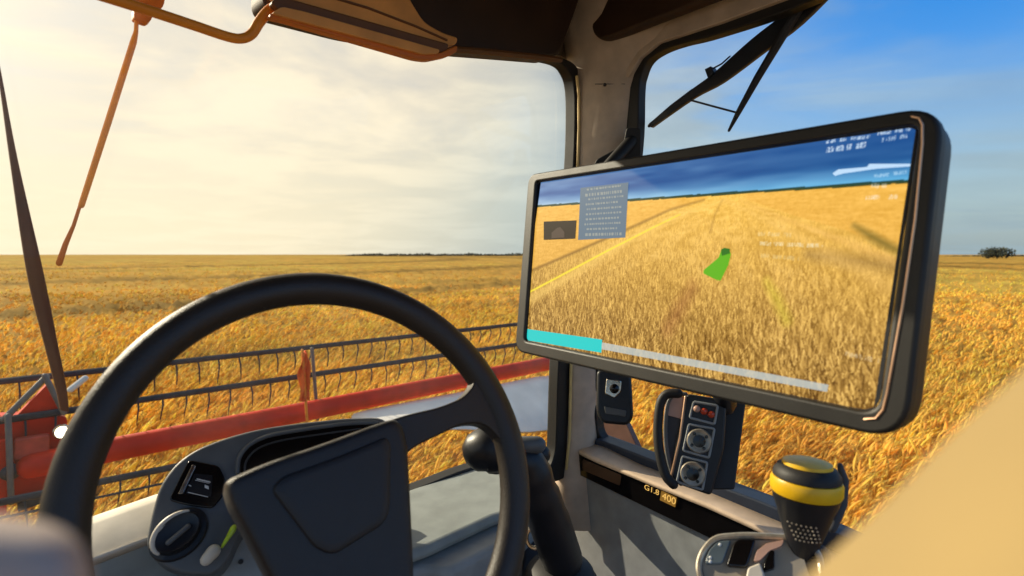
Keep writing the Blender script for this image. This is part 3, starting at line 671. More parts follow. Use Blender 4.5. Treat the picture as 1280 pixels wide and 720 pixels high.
# picture on the screen: per-vertex colours worked out here, shown as light
GX, GY = 760, 344
def screen_picture():
    ua = np.linspace(-SW, SW, GX); vb = np.linspace(SHh, -SHh, GY)
    img = np.zeros((GY, GX, 3))
    def tocell(px, py):
        a, b = MP.ab(px, py); return (a+SW)/(2*SW)*(GX-1), (SHh-b)/(2*SHh)*(GY-1)
    # horizon line in cells
    hx0, hy0 = tocell(669, 258); hx1, hy1 = tocell(1136, 226.5)
    X, Y = np.meshgrid(np.arange(GX), np.arange(GY)); hor = hy0+(hy1-hy0)*(X-hx0)/(hx1-hx0)
    srgb = lambda *c: np.array(c)/255.
    def noise(sx, sy, seed, X=X, Y=Y):
        r = np.random.default_rng(seed); g_ = r.random((96, 96)); gx = (X/sx) % 95; gy = (Y/sy) % 95; ix = gx.astype(int); iy = gy.astype(int); fx = gx-ix; fy = gy-iy; fx = fx*fx*(3-2*fx); fy = fy*fy*(3-2*fy)
        return (g_[iy, ix]*(1-fx)+g_[iy, ix+1]*fx)*(1-fy)+(g_[iy+1, ix]*(1-fx)+g_[iy+1, ix+1]*fx)*fy
    t = np.clip(Y/np.maximum(hor, 1), 0, 1)[..., None]; lr = (X/GX)[..., None]
    top = srgb(92, 132, 176)*(1-lr)+srgb(28, 72, 134)*lr; midc = srgb(56, 96, 152)*(1-lr)+srgb(36, 84, 140)*lr; low = srgb(178, 200, 216)*(1-lr)+srgb(92, 172, 216)*lr
    skyc_ = np.where(t < .6, top+(midc-top)*(t/.6), midc+(low-midc)*np.clip((t-.6)/.4, 0, 1)**1.3)
    n_ = noise(90, 9, 1)*.6+noise(40, 5, 2)*.4; skyc_ = skyc_+(n_[..., None]-.5)*np.array([.22, .20, .15])*(1-.5*lr)
    img[:] = skyc_
    dep = np.clip((Y-hor)/(GY-hor), 1e-3, 1)
    # ground coordinates for large patches
    vx, _ = tocell(905, 246); gu = (X-vx)/(dep*GX*.5+6); gv = 1/(dep+.03)
    near = np.array([.70, .54, .26]); farc = np.array([.94, .74, .33]); fc = farc+(near-farc)*np.clip(dep*1.25, 0, 1)[..., None]**.8
    fc = fc+((noise(1, 1, 5, X=gu*6+40, Y=gv*2.2+3)-.5)*.14)[..., None]+((noise(26, 3, 6)-.5)*.07*(1-dep))[..., None]
    fmask = Y > hor; img[fmask] = fc[fmask]
    # strokes of straw, growing towards the bottom
    r = np.random.default_rng(9)
    yy = []
    for k in range(26000):
        d = r.random()**1.15; x = r.random()*GX; h0 = hy0+(hy1-hy0)*(x-hx0)/(hx1-hx0); y = h0+3+d*(GY-h0+6); yy.append((y, x, d))
    yy.sort()
    for y, x, d in yy:
        L_ = 1.5+d*19*r.uniform(.5, 1.2); sl_ = r.normal(-.18, .3); br_ = (r.uniform(-.30, .24) if r.random() < .75 else r.uniform(-.42, -.2))*(.25+.75*d); br_ *= 1.15; cc = np.array([br_, br_*.92, br_*.66]); th = .6+d*1.7
        for q in range(int(L_)+1):
            yi = int(y-q); xi = x+sl_*q*(.3+.7*q/L_)
            if 0 <= yi < GY and Y[yi, 0] > hor[yi, min(GX-1, max(0, int(xi)))]+1:
                for w_ in range(int(th+r.random())+0 or 1):
                    xx = int(xi)+w_
                    if 0 <= xx < GX: img[yi, xx] = img[yi, xx]*.3+.7*(near*(1.03-.0*d)+(farc-near)*(1-min(1, d*1.25))+cc)
    def line(pts, wd, colr, al, soft=1.2):
        cs = [tocell(*p) for p in pts]; best = np.full(X.shape, 1e9); ww = np.zeros(X.shape)
        for k in range(len(cs)-1):
            (x0, y0), (x1, y1) = cs[k], cs[k+1]; dx, dy = x1-x0, y1-y0; tt = np.clip(((X-x0)*dx+(Y-y0)*dy)/(dx*dx+dy*dy), 0, 1)
            dd = np.hypot(X-x0-tt*dx, Y-y0-tt*dy); w0 = (wd[k]+(wd[k+1]-wd[k])*tt); u = dd-w0; m_ = u < best; best = np.where(m_, u, best)
        a_ = np.clip(.5-best/soft/2, 0, 1)*al; a_ = a_*fmask if colr[0] > -1 else a_
        img[:] = img*(1-a_[..., None])+np.array(colr)*a_[..., None]
    def side(pts):                            # signed offset from an edge line, in cells
        c = [tocell(*p) for p in pts]; ys = np.array([q[1] for q in c]); xs = np.array([q[0] for q in c]); return X-np.interp(Y, ys, xs)
    sm = (noise(18, 2.5, 21)-.5)*.07+(noise(5, 2, 22)-.5)*.07
    for sg_, pts in ((-1, [(884, 249), (838, 262), (790, 284), (735, 308), (665, 340)]), (1, [(930, 249), (985, 268), (1060, 290), (1136, 322)])):
        msk = np.clip(side(pts)*sg_/6, 0, 1)*fmask*.72; yl = [tocell(*p)[1] for p in pts]
        if sg_ < 0: msk = msk*np.clip((tocell(665, 372)[1]-Y)/18, 0, 1)
        else: msk = msk*np.clip((max(yl)+4-Y)/8, 0, 1)
        img[:] = img*(1-msk[..., None])+(np.array([.88, .66, .28])+sm[..., None])*msk[..., None]
    line([(905, 250), (850, 268), (780, 303), (700, 352), (655, 378)], [1, 3, 6, 9, 12], (.96, .80, .44), .5, 6)
    line([(880, 250), (838, 262), (790, 284), (735, 308), (665, 338)], [.5, 1, 1.8, 2.2, 2.6], (.45, .32, .12), .75, 3)
    line([(925, 250), (975, 272), (1040, 296), (1095, 318), (1130, 330)], [.6, 2, 3.5, 4, 6], (.88, .68, .36), .5, 4)
    line([(1068, 282), (1090, 296), (1110, 307), (1132, 318)], [1.5, 4, 4, 3], (.36, .32, .12), .75, 5)
    line([(660, 366), (700, 345), (760, 313), (815, 285), (850, 268)], [2.0, 1.7, 1.3, .9, .4], (.96, .88, .20), .95, 1.8)
    line([(865, 360), (850, 385), (835, 410)], [5, 9, 8], (.48, .22, .12), .38, 16)
    line([(958, 352), (970, 372), (983, 400)], [2, 5, 5], (.78, .78, .16), .42, 9)
    line([(1010, 318), (1070, 326), (1120, 335)], [6, 7, 7], (.45, .35, .22), .4, 8)
    line([(905, 250), (990, 290), (1130, 372)], [1, 5, 10], (.90, .72, .40), .35, 6); line([(903, 250), (893, 270), (888, 290)], [.6, 1.2, 1.5], (.55, .40, .16), .5, 3)
    fm = np.abs(Y-hor) < (1.8+.8*noise(14, 50, 8)); img[fm] = np.array([.10, .20, .12])*.8+img[fm]*.15
    # clouds streak and small text rows
    def marks(x0, y0, x1, y1, h_, colr, al, seed):
        (a0, b0), (a1, b1) = tocell(x0, y0), tocell(x1, y1); rr2 = random.Random(seed); x = a0; 
        while x < a1:
            wl_ = rr2.randint(9, 26)
            for xx in range(int(x), int(min(a1, x+wl_))):
                col_ = rr2.random() < .8; y = b0+(b1-b0)*(xx-a0)/(a1-a0)
                for q in range(h_+1):
                    if col_ and rr2.random() < .8:
                        yi = int(y)+q
                        if 0 <= yi < GY and 0 <= xx < GX: k_ = al*rr2.uniform(.45, 1); img[yi, xx] = img[yi, xx]*(1-k_)+np.array(colr)*k_
            x += wl_+rr2.randint(3, 5)
    wt = (.93, .97, 1.0)
    marks(1034, 176, 1092, 169, 3, wt, .8, 1); marks(1034, 185, 1086, 178, 6, wt, .85, 2); marks(1098, 166, 1140, 160, 3, wt, .8, 3); marks(1104, 173, 1136, 168, 4, wt, .7, 4)
    marks(1094, 219, 1134, 214, 3, wt, .5, 5); marks(948, 291, 990, 292, 4, (.9, .85, .7), .5, 6); marks(950, 303, 1030, 306, 4, (.92, .9, .8), .7, 7); marks(952, 318, 1000, 322, 4, (.85, .8, .65), .45, 8)
    marks(1084, 246, 1100, 245, 4, (.95, .93, .9), .7, 9); marks(1112, 245, 1126, 244, 4, (.95, .93, .9), .7, 10); marks(1056, 440, 1100, 450, 4, (.9, .88, .85), .5, 11); marks(1090, 231, 1110, 230, 4, (.95, .93, .9), .6, 12)
    return np.clip(img, 0, 1)
img = screen_picture()
def scr_mat(name, strength=1.0, vc=True, colr=(1, 1, 1), al=1.0):
    m = bpy.data.materials.new(name); m.use_nodes = True; n = m.node_tree; b = n.nodes['Principled BSDF']
    b.inputs['Base Color'].default_value = (.004, .004, .004, 1); b.inputs['Roughness'].default_value = .22; b.inputs['Specular IOR Level'].default_value = .25
    if vc:
        a = n.nodes.new('ShaderNodeAttribute'); a.attribute_name = 'glow'; n.links.new(a.outputs['Color'], b.inputs['Emission Color'])
    else: b.inputs['Emission Color'].default_value = (*colr, 1)
    b.inputs['Emission Strength'].default_value = strength
    if al < 1: b.inputs['Alpha'].default_value = al
    return m
def lin(c): c = np.asarray(c, float); return np.where(c <= .04045, c/12.92, ((c+.055)/1.055)**2.4)
me = bpy.data.meshes.new('display'); A_, B_ = np.meshgrid(np.linspace(-SW, SW, GX), np.linspace(SHh, -SHh, GY))
u_, v_, o_ = np.array(MP.u), np.array(MP.v), np.array(MP.o); co_ = (A_[..., None]*u_+B_[..., None]*v_).reshape(-1, 3)
idx = np.arange(GX*GY).reshape(GY, GX); fa = np.stack([idx[1:, :-1], idx[1:, 1:], idx[:-1, 1:], idx[:-1, :-1]], 2).reshape(-1, 4).astype(np.int32)
me.vertices.add(len(co_)); me.vertices.foreach_set('co', co_.astype(np.float32).ravel()); me.loops.add(fa.size); me.loops.foreach_set('vertex_index', fa.ravel()); me.polygons.add(len(fa)); me.polygons.foreach_set('loop_start', np.arange(0, fa.size, 4, dtype=np.int32)); me.update(calc_edges=True)
ca = me.color_attributes.new('glow', 'FLOAT_COLOR', 'POINT'); ca.data.foreach_set('color', np.concatenate([lin(img).reshape(-1, 3), np.ones((GX*GY, 1))], 1).astype(np.float32).ravel())
me.materials.append(scr_mat('screen_picture', .80)); disp = bpy.data.objects.new('display', me); COL.objects.link(disp); disp.parent = mo; disp.location = MP.o-mo.location
def overlay(px, name, colr, strength=.78, r=.0005, c=.0006, al=1.0):
    return slab(MP, px, c-.0003, c, r, n=2).build(name, scr_mat(name, strength, False, tuple(float(q) for q in lin(colr)), al), disp, smooth=False)
overlay([(726, 235), (786, 228), (782, 297), (723, 300)], 'info_window', (.37, .44, .50))
overlay([(680, 277), (721, 275.5), (719.5, 298.5), (680, 300)], 'picture_inset', (.20, .155, .10))
overlay([(690, 291), (697, 285), (701, 284), (706, 290), (706, 297), (690, 298)], 'inset_shape', (.33, .27, .22), c=.0009)
overlay([(658, 411), (753, 424.5), (752, 441), (657, 425)], 'progress_bar', (.12, .76, .74))
overlay([(753, 428), (1036, 481), (1034, 490), (752, 436.5)], 'track_bar', (.72, .75, .73), al=.5)
overlay([(902, 313), (906, 310), (912, 311), (914, 318), (911, 331), (901, 351), (896, 350), (880, 342), (880, 338), (899, 322)], 'field_marker', (.36, .66, .08), c=.0009)
overlay([(902, 312), (906, 310), (913, 311), (913, 317), (903, 320)], 'marker_tip', (.16, .42, .08), c=.0012)
overlay([(1041, 217), (1048, 212), (1084, 209), (1087, 205), (1098, 205), (1139, 205), (1139, 208), (1096, 211), (1054, 217), (1044, 220)], 'cloud_streak', (.72, .83, .93), al=.8)
mb = MB(); rt_ = random.Random(5)
for row in range(10):
    y0_ = 237+row*6.1; x = 731+rt_.uniform(0, 5); x1 = 780-rt_.uniform(0, 5) - row*.3
    while x < x1:
        w_ = rt_.uniform(1, 3.2); t = (x-726)/58; yy_ = y0_-(t*6.0)*(1-row/10)-t*.8; hh_ = 3.4 if row in (1, 9) else 2.2
        q = [MP.ab(x, yy_), MP.ab(x+w_, yy_-.1), MP.ab(x+w_, yy_+hh_), MP.ab(x, yy_+hh_)]
        mb.add([MP.pt(a, b, .0009) for a, b in q], [(0, 1, 2, 3)]); x += w_+rt_.uniform(.7, 1.8)
mb.build('text_rows', scr_mat('text_rows', .68, False, tuple(lin((.60, .62, .60)))), disp, smooth=False)
# mount: post from the sill and arm from the pillar
mp_ = thing('monitor_mount', P(897, 610, 1.08), 'dark monitor mounting post and arm behind the big screen', 'mount')
slab(facing(905, 560, 1.035), [(893, 496), (932, 505), (918, 612), (884, 612)], -.03, .0, .004).build('post', M['black'], mp_, bevel=.004)
MB().tube([P(906, 505, 1.02), P(905, 430, .93), P(903, 370, .80), MP.pt(.0, .0, -.06), MP.pt(0, 0, -.03)], .02, 12).build('post_arm', M['black'], mp_)
MB().tube([P(790, 176, 1.30), P(762, 206, 1.28), P(745, 250, 1.22), P(760, 320, 1.05), MP.pt(-.02, 0, -.05)], [.016, .014, .014, .014, .014], 12).build('pillar_arm', M['rubber'], mp_)
slab(facing(775, 190, 1.31), [(783, 160), (801, 160), (801, 215), (738, 215), (746, 199), (770, 186), (780, 176)], -.02, .01, .006).build('pillar_bracket', M['rubber'], mp_, bevel=.004)

# ============================================================ steering wheel
Cw = CAM+c2w((-0.16937725, 0.53856733, -0.18769506)); wr = ((0.83547411, -0.51101283, -0.2021111), (0.54952981, 0.77691507, 0.30727831), (0, -0.36778915, 0.92990921)); cw = lambda k: c2w((wr[0][k], wr[1][k], wr[2][k]))
WP = Pl(Cw, -cw(1), cw(2)); RW = .20097; TR = .0165
sw = thing('steering_wheel', WP.pt(0, 0, -.06), 'large black steering wheel with thick rim and wide central pad', 'steering wheel')
rows = []
for k in range(97):
    t = 2*math.pi*k/96; row = []
    for j in range(20):
        p = 2*math.pi*j/20; rr = TR*(1+.03*math.cos(2*p)); row.append(WP.pt((RW+rr*math.cos(p))*math.cos(t), (RW+rr*math.cos(p))*math.sin(t), rr*.98*math.sin(p)))
    rows.append(row)
MB().grid(rows, True).build('rim', M['rimleather'], sw)
def spoke(pl, px, c0, c1, bev): return slab(pl, px, c0, c1, .006)
spk = slab(WP, [(470, 532), (505, 520), (545, 511), (575, 499), (588, 483), (590, 468), (612, 480), (636, 550), (630, 566), (617, 545), (600, 531), (575, 531), (514, 560), (470, 600)], -.010, .009, .012, n=8)
spk.build('spoke', M['rimleather'], sw, bevel=.008, bseg=5)
low = [(-.02, -.08), (.035, -.08), (.035, -.15), (.05, -.2), (-.05, -.2), (-.03, -.15)]
MB().prism([WP.pt(a, b, -.008) for a, b in low], WP.n*.016).build('spoke', M['rimleather'], sw, bevel=.006)
# hub pad: crowned front with a rolled edge
PP = WP.off(.030)
ppx = [(281, 600), (330, 578), (405, 553), (470, 529), (501, 519), (512, 548), (517, 640), (521, 730), (524, 830), (430, 850), (375, 800), (338, 722), (306, 662), (287, 628)]
base = round2([PP.ab(*q) for q in ppx], [.008, .03, .03, .03, .012, .02, .03, .03, .03, .04, .03, .04, .03, .01], 6)
cc = sum(base, Vector((0, 0)))/len(base)
rows = []
for (sc_, c) in ((.90, -.075), (.97, -.05), (1.0, -.02), (1.0, -.014), (.991, -.0065), (.973, -.0022), (.945, -.0002), (.88, .0004), (.80, .0006)):
    rows.append([PP.pt(*(cc+(p-cc)*sc_), c) for p in base])
g_ = MB().grid(rows, True); k0 = len(g_.v)-len(base); g_.f.append(tuple(range(k0, k0+len(base)))); g_.f.append(tuple(range(len(base)-1, -1, -1)))
g_.build('hub_pad', M['pad'], sw, angle=50)
pin = [(338, 612), (352, 596), (425, 570), (482, 546), (488, 556), (486, 640), (478, 656), (420, 692), (408, 692), (392, 684)]
ins = round2([PP.ab(*q) for q in pin], .012, 6); cc = sum(ins, Vector((0, 0)))/len(ins)
rows = [[PP.pt(*(cc+(p-cc)*s_), c) for p in ins] for s_, c in ((1.0, .0002), (.985, .0028), (.96, .0036), (.80, .004))]
g_ = MB().grid(rows, True); k0 = len(g_.v)-len(ins); g_.f.append(tuple(range(k0, k0+len(ins)))); g_.build('pad_panel', M['pad'], sw, angle=50)
MB().tube([WP.pt(0, 0, -.03), WP.pt(0, 0, -.30)], .03, 20).build('shaft', M['black'], sw)

# ============================================================ steering column pod with its controls
pod = thing('steering_column', V(.05, .6, -1.3), 'dark slate steering column pod behind the wheel with knob and display', 'steering column')
CP = facing(330, 620, .80, tilt=math.radians(12), turn=math.radians(0))
cpx = [(180, 684), (186, 650), (198, 606), (219, 578), (243, 561), (278, 547), (317, 536), (360, 529), (432, 521), (485, 520), (505, 560), (505, 650), (345, 655), (312, 652), (296, 672), (284, 702), (266, 722), (226, 720), (198, 708)]
base = round2([CP.ab(*q) for q in cpx], .02, 5); cc = sum(base, Vector((0, 0)))/len(base); cc = Vector(CP.ab(300, 620))
rows = []
for (s_, c) in ((.93, -.11), (.985, -.05), (1.0, -.02), (.998, -.010), (.985, -.003), (.965, .0), (.93, .0008)): rows.append([CP.pt(*(cc+(p-cc)*s_), c) for p in base])
g_ = MB().grid(rows, True); k0 = len(g_.v)-len(base); g_.f.append(tuple(range(k0, k0+len(base)))); g_.build('housing', M['slate'], pod, angle=50)
slab(CP.off(-.07), [(180, 760), (240, 715), (262, 640), (345, 630), (480, 640), (480, 1000), (180, 1000)], -.05, 0, .01).build('column_cover', M['panel'], pod, bevel=.006)
slab(CP.off(.001), [(294, 586), (300, 562), (326, 546), (362, 537), (430, 528), (480, 528), (480, 600), (330, 620)], -.004, .002, .012).build('gauge_recess', M['glossblack'], pod, bevel=.001)
MB().tube(smoothline([CP.off(.003).hit(*q) for q in ((297, 590), (299, 572), (312, 556), (335, 545), (372, 538), (430, 530), (470, 528))], 4), .0032, 8).build('recess_rim', M['slate'], pod)
MB().tube(smoothline([CP.off(.003).hit(*q) for q in ((306, 590), (308, 576), (322, 561), (350, 551), (400, 543), (450, 536))], 4), .0016, 8).build('gauge_ring', M['steel'], pod)
dsp = slab(CP.off(.002), [(211, 626), (236, 575), (274, 583), (282, 600), (279, 620), (266, 636), (240, 633)], -.004, .003, .006).build('column_display', M['glossblack'], pod, bevel=.0015)
slab(CP.off(.005), [(241, 581), (245, 583), (229, 617), (223, 618)], 0, .003, .001).build('bar_switch', M['chrome'], dsp, bevel=.0008)
slab(CP.off(.005), [(243, 592), (266, 594), (264, 621), (232, 617)], -.001, .0008, .002).build('small_screen', mat('small_screen', (.02, .02, .022), .2, bump=0), dsp)
gm = MB()
for (x0, y0, x1, y1, h_) in ((246, 598, 263, 602, .0016), (244, 600, 262, 604, .0006), (256, 606, 261, 608, .004), (236, 606, 239, 607, .0012), (235, 615, 260, 621, .0008)):
    a, b = CP.off(.006).hit(x0, y0), CP.off(.006).hit(x1, y1); gm.prism([a, b, b-CP.v*h_, a-CP.v*h_], CP.n*.0006)
gm.build('screen_marks', M['white'], dsp, smooth=False)
for (x, y) in ((301, 702),): MB().lathe(CP.off(.0015 if y < 700 else -.068).hit(x, y), CP.n, [(.0035, -.001), (.0032, .0012), (.0001, .0006)], 12).build('screw', M['steel'], pod)
# oval rotary knob with a cream arc standing for its rim highlight
A = CP.off(.002); kc = A.hit(224, 668); ax1 = (A.hit(249, 645)-A.hit(198, 689)).normalized()
MB().lathe(kc, A.n, [(.0001, -.002), (.029, -.002), (.029, .002), (.027, .004), (.0001, .004)], 36, ref=ax1, sx=1.25).build('knob_base', M['black'], pod)
kn = MB().lathe(kc+A.n*.004, A.n, [(.021, 0), (.021, .010), (.019, .014), (.015, .012), (.0001, .010)], 36, ref=ax1, sx=1.4).build('rotary_knob', M['black'], pod)
ax2 = A.n.cross(ax1)
if ax2.dot(A.v) < 0: ax2 = -ax2
cres = [kc+A.n*.014+ax1*(-math.cos(t)*.030)+ax2*(math.sin(t)*.021) for t in [math.pi*q/14*.85-.2 for q in range(15)]]
MB().tube(cres, [.0022+.0026*math.sin(math.pi*q/14) for q in range(15)], 10).build('knob_highlight', M['cream'], kn)
MB().tube([A.hit(213, 681)+A.n*.018, A.hit(237, 661)+A.n*.018], .0035, 8).build('knob_grip', M['slate'], kn)
lv = MB().tube([A.hit(279, 684)+A.n*.012, A.hit(286, 674)+A.n*.016, A.hit(292, 665)+A.n*.02], [.003, .0045, .0065], 8, flat=.6).build('green_lever', M['green'], pod)
MB().tube([A.hit(259, 701)+A.n*.012, A.hit(268, 691)+A.n*.014], [.0075, .0085], 14).build('lever_knob', M['cream'], pod)
MB().prism([V(-.12, .93, -1.3), V(.3, .93, -1.3), V(.3, .66, -1.3), V(-.12, .66, -1.3)], UP*.78).build('column_foot', M['dashdark'], pod, bevel=.02)

# ============================================================ hydro lever right of the wheel
hl = thing('control_lever', P(705, 705, .95), 'thick black control lever with rounded head beside the steering wheel', 'lever')
MB().tube([P(605, 562, .86), P(612, 560, .86), P(622, 563, .86)], [.033, .036, .033], 20).build('head', M['black'], hl)
MB().tube(smoothline([P(618, 575, .88), P(640, 572, .88), P(662, 580, .88), P(672, 610, .89), (P(686, 650, .91)), P(703, 700, .94)], 5), [.022]*4+[.024]*4+[.026]*4+[.029]*4+[.032]*4+[.034]*6, 18).build('stem', M['black'], hl)
MB().tube([P(648, 556, .87), P(672, 556, .87)], .013, 14).build('cap', M['slate'], hl)
MB().tube([P(662, 566, .98), P(676, 568, .98)], .017, 14).build('side_knob', M['black'], hl)
MB().lathe(P(667, 563, .962), ray(667, 563)*-1, [(.0001, 0), (.009, 0), (.009, .004), (.0001, .006)], 16).build('red_button', M['redlens'], hl)
bt = PZ(-.515)
for k in range(3): MB().lathe(P(700, 712, .95)+UP*(.0-.012*k), UP, [(.05+.006*k, -.008), (.056+.006*k, 0), (.05+.006*k, .008), (.03, .014)], 28).build('boot_fold', M['rubber'], hl)
slab(facing(695, 720, .97, tilt=math.radians(45)), [(655, 664), (690, 660), (722, 690), (730, 730), (700, 800), (650, 740)], -.03, -.012, .02).build('base_plate', M['dashdark'], hl, bevel=.006)
rg = [P(668+10*math.cos(t), 672+13*math.sin(t), .93) for t in [math.pi*2*q/16 for q in range(17)]]
MB().tube(rg, .0035, 8).build('ring', M['chrome'], hl)

# ============================================================ camera module hanging in the window corner
cmn = thing('camera_module', P(770, 470, 1.2), 'small black box with chrome lens hanging in the lower window corner', 'camera')
A = facing(770, 500, 1.2)
slab(A, [(746, 462), (789, 466), (792, 522), (785, 532), (752, 529), (745, 515)], -.05, 0, .012).build('body', M['black'], cmn, bevel=.006)
slab(A, [(755, 508), (783, 513), (782, 521), (757, 517)], 0, .004, .003).build('lower_lip', M['slate'], cmn, bevel=.001)
ln_ = slab(A, [(758, 473), (777, 476), (776, 490), (768, 498), (756, 492)], 0, .006, .004).build('lens_plate', M['chrome'], cmn, bevel=.002)
MB().lathe(A.hit(768, 486)+A.n*.006, A.n, [(.010, 0), (.010, .004), (.006, .008), (.0001, .009)], 20).build('lens', M['glossblack'], ln_)
MB().tube([A.hit(768, 440)-A.n*.02, A.hit(768, 470)-A.n*.02], .012, 10).build('hanger', M['black'], cmn)

# ============================================================ switch module with grab handle
swm = thing('switch_module', P(865, 615, 1.0), 'upright switch panel with two round dials and red lamps below monitor', 'control panel')
A = facing(870, 560, 1.0, tilt=math.radians(-4))
slab(A, [(858, 492), (909, 500), (905, 560), (889, 620), (838, 602), (843, 560)], -.04, 0, .008).build('body', M['black'], swm, bevel=.004)
for nm, q in (('lamp_bay', [(867, 502), (897, 507), (893, 530), (862, 522)]), ('dial_bay', [(861, 530), (893, 536), (886, 572), (854, 563)]), ('dial_bay', [(853, 570), (884, 578), (878, 612), (846, 602)])):
    ab = [A.ab(*z) for z in q]; pts = round2(ab, .003, 3); pts3 = [A.pt(a, b, .002) for a, b in pts]
    MB().tube(pts3+[pts3[0]], .0022, 6, round_ends=False).build(nm, M['panel'], swm)
for x, y in ((871, 511), (880, 514), (889, 518)): MB().lathe(A.hit(x, y), A.n, [(.0062, 0), (.0062, .004), (.004, .007), (.0001, .008)], 14).build('indicator_lamp', M['redlens'] if x > 875 else M['pink'], swm)
for x, y in ((874, 551), (866, 592)):
    d = MB().lathe(A.hit(x, y), A.n, [(.0215, 0), (.0215, .004), (.0195, .007), (.0125, .005), (.0001, .004)], 30).build('dial', M['silver'], swm)
    MB().lathe(A.hit(x, y)+A.n*.004, A.n, [(.0115, 0), (.0105, .010), (.0001, .011)], 24).build('dial_knob', M['glossblack'], d)
    for k in range(4):
        t = .6+k*math.pi/2; c = A.hit(x, y)+A.u*math.cos(t)*.0145+A.v*math.sin(t)*.0145+A.n*.006
        MB().lathe(c, A.n, [(.003, 0), (.002, .003), (.0001, .003)], 8).build('dial_stud', M['glossblack'], d)
slab(A.off(-.004), [(833, 494), (858, 496), (853, 524), (830, 518)], -.01, 0, .004).build('pink_plate', M['pink'], swm, bevel=.001)
slab(A.off(-.006), [(833, 518), (852, 524), (842, 598), (830, 585)], -.01, 0, .004).build('side_plate', M['dashdark'], swm, bevel=.001)
MB().tube([A.hit(857, 496), A.hit(850, 548), A.hit(838, 600)], .0025, 8).build('edge_bead', M['copper'], swm)
gr = smoothline([A.hit(*q)+A.n*.014 for q in ((848, 492), (834, 493), (826, 505), (823, 535), (825, 565), (832, 592), (842, 604))], 4)
MB().tube(gr, [.0085]*len(gr), 12).build('grab_handle', M['rubber'], swm)
MB().tube([p-A.n*.02+A.u*.012 for p in gr], .004, 8).build('handle_core', M['slate'], swm)

# ============================================================ joystick
js = thing('joystick', P(1018, 700, .56), 'joystick with round yellow and black knob beside the window sill', 'joystick')
o0 = P(1006, 638, .60); axs = (UP+R*.06).normalized(); k = .60/711
def jl(prof, m, nm, par=js, seg=36): return MB().lathe(o0, axs, [(r*k, h_*k) for r, h_ in prof], seg).build(nm, m, par)
jl([(11, -75), (17, -48), (27, -18), (33, 2), (37, 12), (39, 21), (10, 22)], M['black'], 'neck')
jl([(30, 21), (39.5, 22), (41.5, 26), (41.5, 37), (39.5, 41), (30, 42)], M['yellow'], 'yellow_ring')
jl([(30, 41), (39, 42), (38.5, 48), (34, 55), (26, 58), (10, 58)], M['rubber'], 'black_cap')
jl([(10, 57), (29, 57.2), (28, 61), (18, 64), (.1, 65)], M['yellow'], 'top_button')
gp = MB()
for r_ in range(5):
    for c_ in range(7):
        an = math.radians(-150+c_*9+r_*4); h_ = -6-r_*5; rad = 34.2-r_*1.2
        d = (R*0+Vector((math.cos(an), math.sin(an), 0))); gp.lathe(o0+axs*(h_*k)+d*rad*k, d, [(1.2*k, -.5*k), (1.0*k, .6*k), (.01*k, .8*k)], 8)
gp.build('grille_glints', M['silver'], js)  # silver studs stand for the highlight dots on the neck's perforated grille
bk = MB().tube([P(1050, 582, .625), P(1055, 600, .625), P(1052, 630, .62), P(1040, 660, .615)], [.003, .005, .006, .005], 12); bk.build('thumb_guard', M['dashdark'], js)
MB().tube([P(1008, 675, .61), P(1022, 780, .64)], [.012, .016], 16).build('shaft', M['black'], js)

# ============================================================ armrest console
ar = thing('armrest_console', P(960, 760, .60), 'silver framed armrest keypad console with black keys at lower right', 'armrest console')
A = facing(945, 700, .60, tilt=math.radians(18))
apx = [(868, 712), (874, 690), (892, 670), (930, 667), (1000, 670), (1040, 680), (1040, 780), (950, 790), (880, 760)]
slab(A, apx, -.045, -.004, .012).build('body', M['dashdark'], ar, bevel=.006)
bz = round2([A.ab(*q) for q in ((872, 712), (877, 691), (893, 672), (930, 669), (998, 672), (1024, 690), (1034, 780), (950, 800), (885, 745))], .010, 5)
pts3 = [A.pt(a, b, .0) for a, b in bz]; MB().tube(pts3+[pts3[0], pts3[1]], .0034, 8, round_ends=False).build('bezel', M['silver'], ar)
slab(A, [(877, 711), (880, 692), (895, 675), (998, 675), (1030, 780), (890, 745)], -.006, -.001, .008).build('face', M['facebeige'], ar)
kb = slab(A, [(881, 706), (886, 689), (897, 678), (914, 676), (903, 706)], -.002, .003, .004).build('key', mat('key_glass', (.10, .13, .15), .15, bump=0), ar, bevel=.0015)
slab(A, [(908, 709), (917, 680), (924, 675), (945, 676), (934, 711)], -.002, .005, .004).build('key', M['glossblack'], ar, bevel=.002)
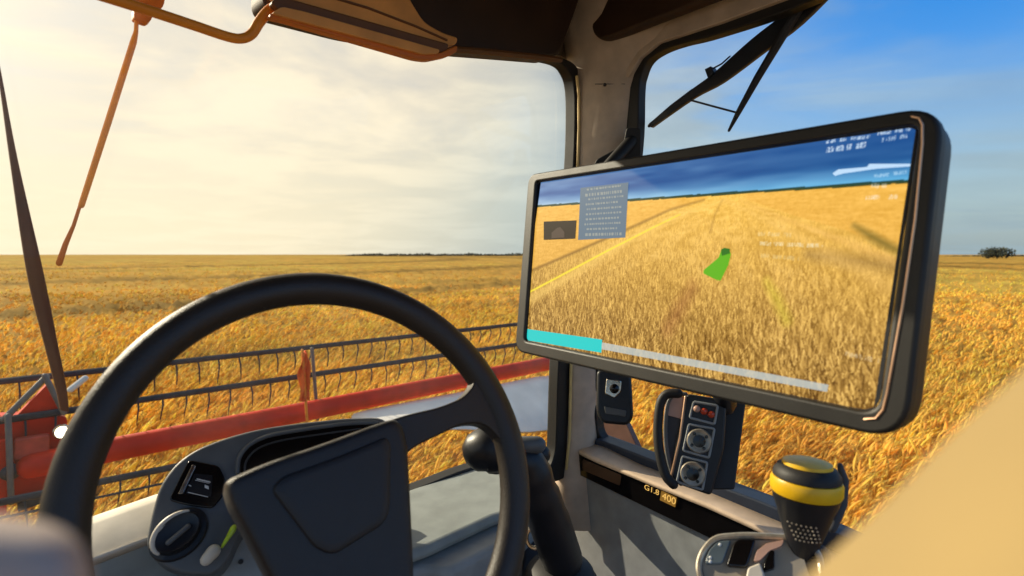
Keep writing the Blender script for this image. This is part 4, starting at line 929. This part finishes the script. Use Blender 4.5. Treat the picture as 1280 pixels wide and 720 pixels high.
slab(A, [(956, 704), (963, 689), (968, 690), (968, 712), (954, 716)], -.002, .004, .002).build('key', M['glossblack'], ar, bevel=.001)
slab(A, [(946, 690), (958, 681), (980, 676), (977, 684), (962, 690), (950, 702), (942, 703)], -.002, .004, .002).build('pink_key', M['pink'], ar, bevel=.001)
slab(A, [(935, 712), (950, 706), (956, 722), (950, 740), (930, 735)], -.002, .008, .003).build('lower_key', M['cream'], ar, bevel=.002)
for (x, y) in ((888, 698), (900, 682), (888, 703)): MB().lathe(A.hit(x, y)+A.n*.003, A.n, [(.0018, 0), (.0001, .001)], 8).build('key_mark', M['white'], kb)
MB().box(P(1010, 860, .60), F, R, UP, .16, .10, .09).build('armrest_base', M['dashdark'], ar, bevel=.02)

# ============================================================ blurred seats right by the lens
st = thing('operator_seat', P(1300, 900, .2), 'tan upholstered seat shoulder filling the lower right corner', 'seat')
rows = []; dl = .085
edge = [(1420, 350), (1330, 415), (1275, 462), (1205, 522), (1150, 578), (1090, 640), (1035, 690), (985, 735), (930, 800), (880, 880)]
for (sx, c) in ((0, .0), (10, -.006), (30, -.016), (70, -.028), (140, -.040), (300, -.052), (600, -.055)):
    rows.append([P(x+sx*.72, y+sx*.75, dl+c*.9) for x, y in edge])
back = [[P(x+4, y+6, dl+.02) for x, y in edge], [P(x+80, y+90, dl+.06) for x, y in edge]]
o_ = MB().grid(list(reversed(back))+rows).build('seat_cushion', M['tan'], st, sub=2)
sg = thing('armrest_pad', P(20, 760, .17), 'grey mauve padded armrest blurred in the lower left corner', 'armrest')
rows = []
edge = [(-260, 640), (-120, 640), (-30, 642), (30, 648), (72, 656), (100, 676), (114, 705), (120, 760), (122, 860)]
ctr = (-60, 900)
for (s_, c) in ((1.0, .03), (1.01, .01), (1.0, 0), (.97, -.010), (.90, -.018), (.75, -.024), (.4, -.026)):
    rows.append([P(ctr[0]+(x-ctr[0])*s_, ctr[1]+(y-ctr[1])*s_, .075+c*.4) for x, y in edge])
MB().grid(rows).build('pad', M['mauve'], sg, sub=2)
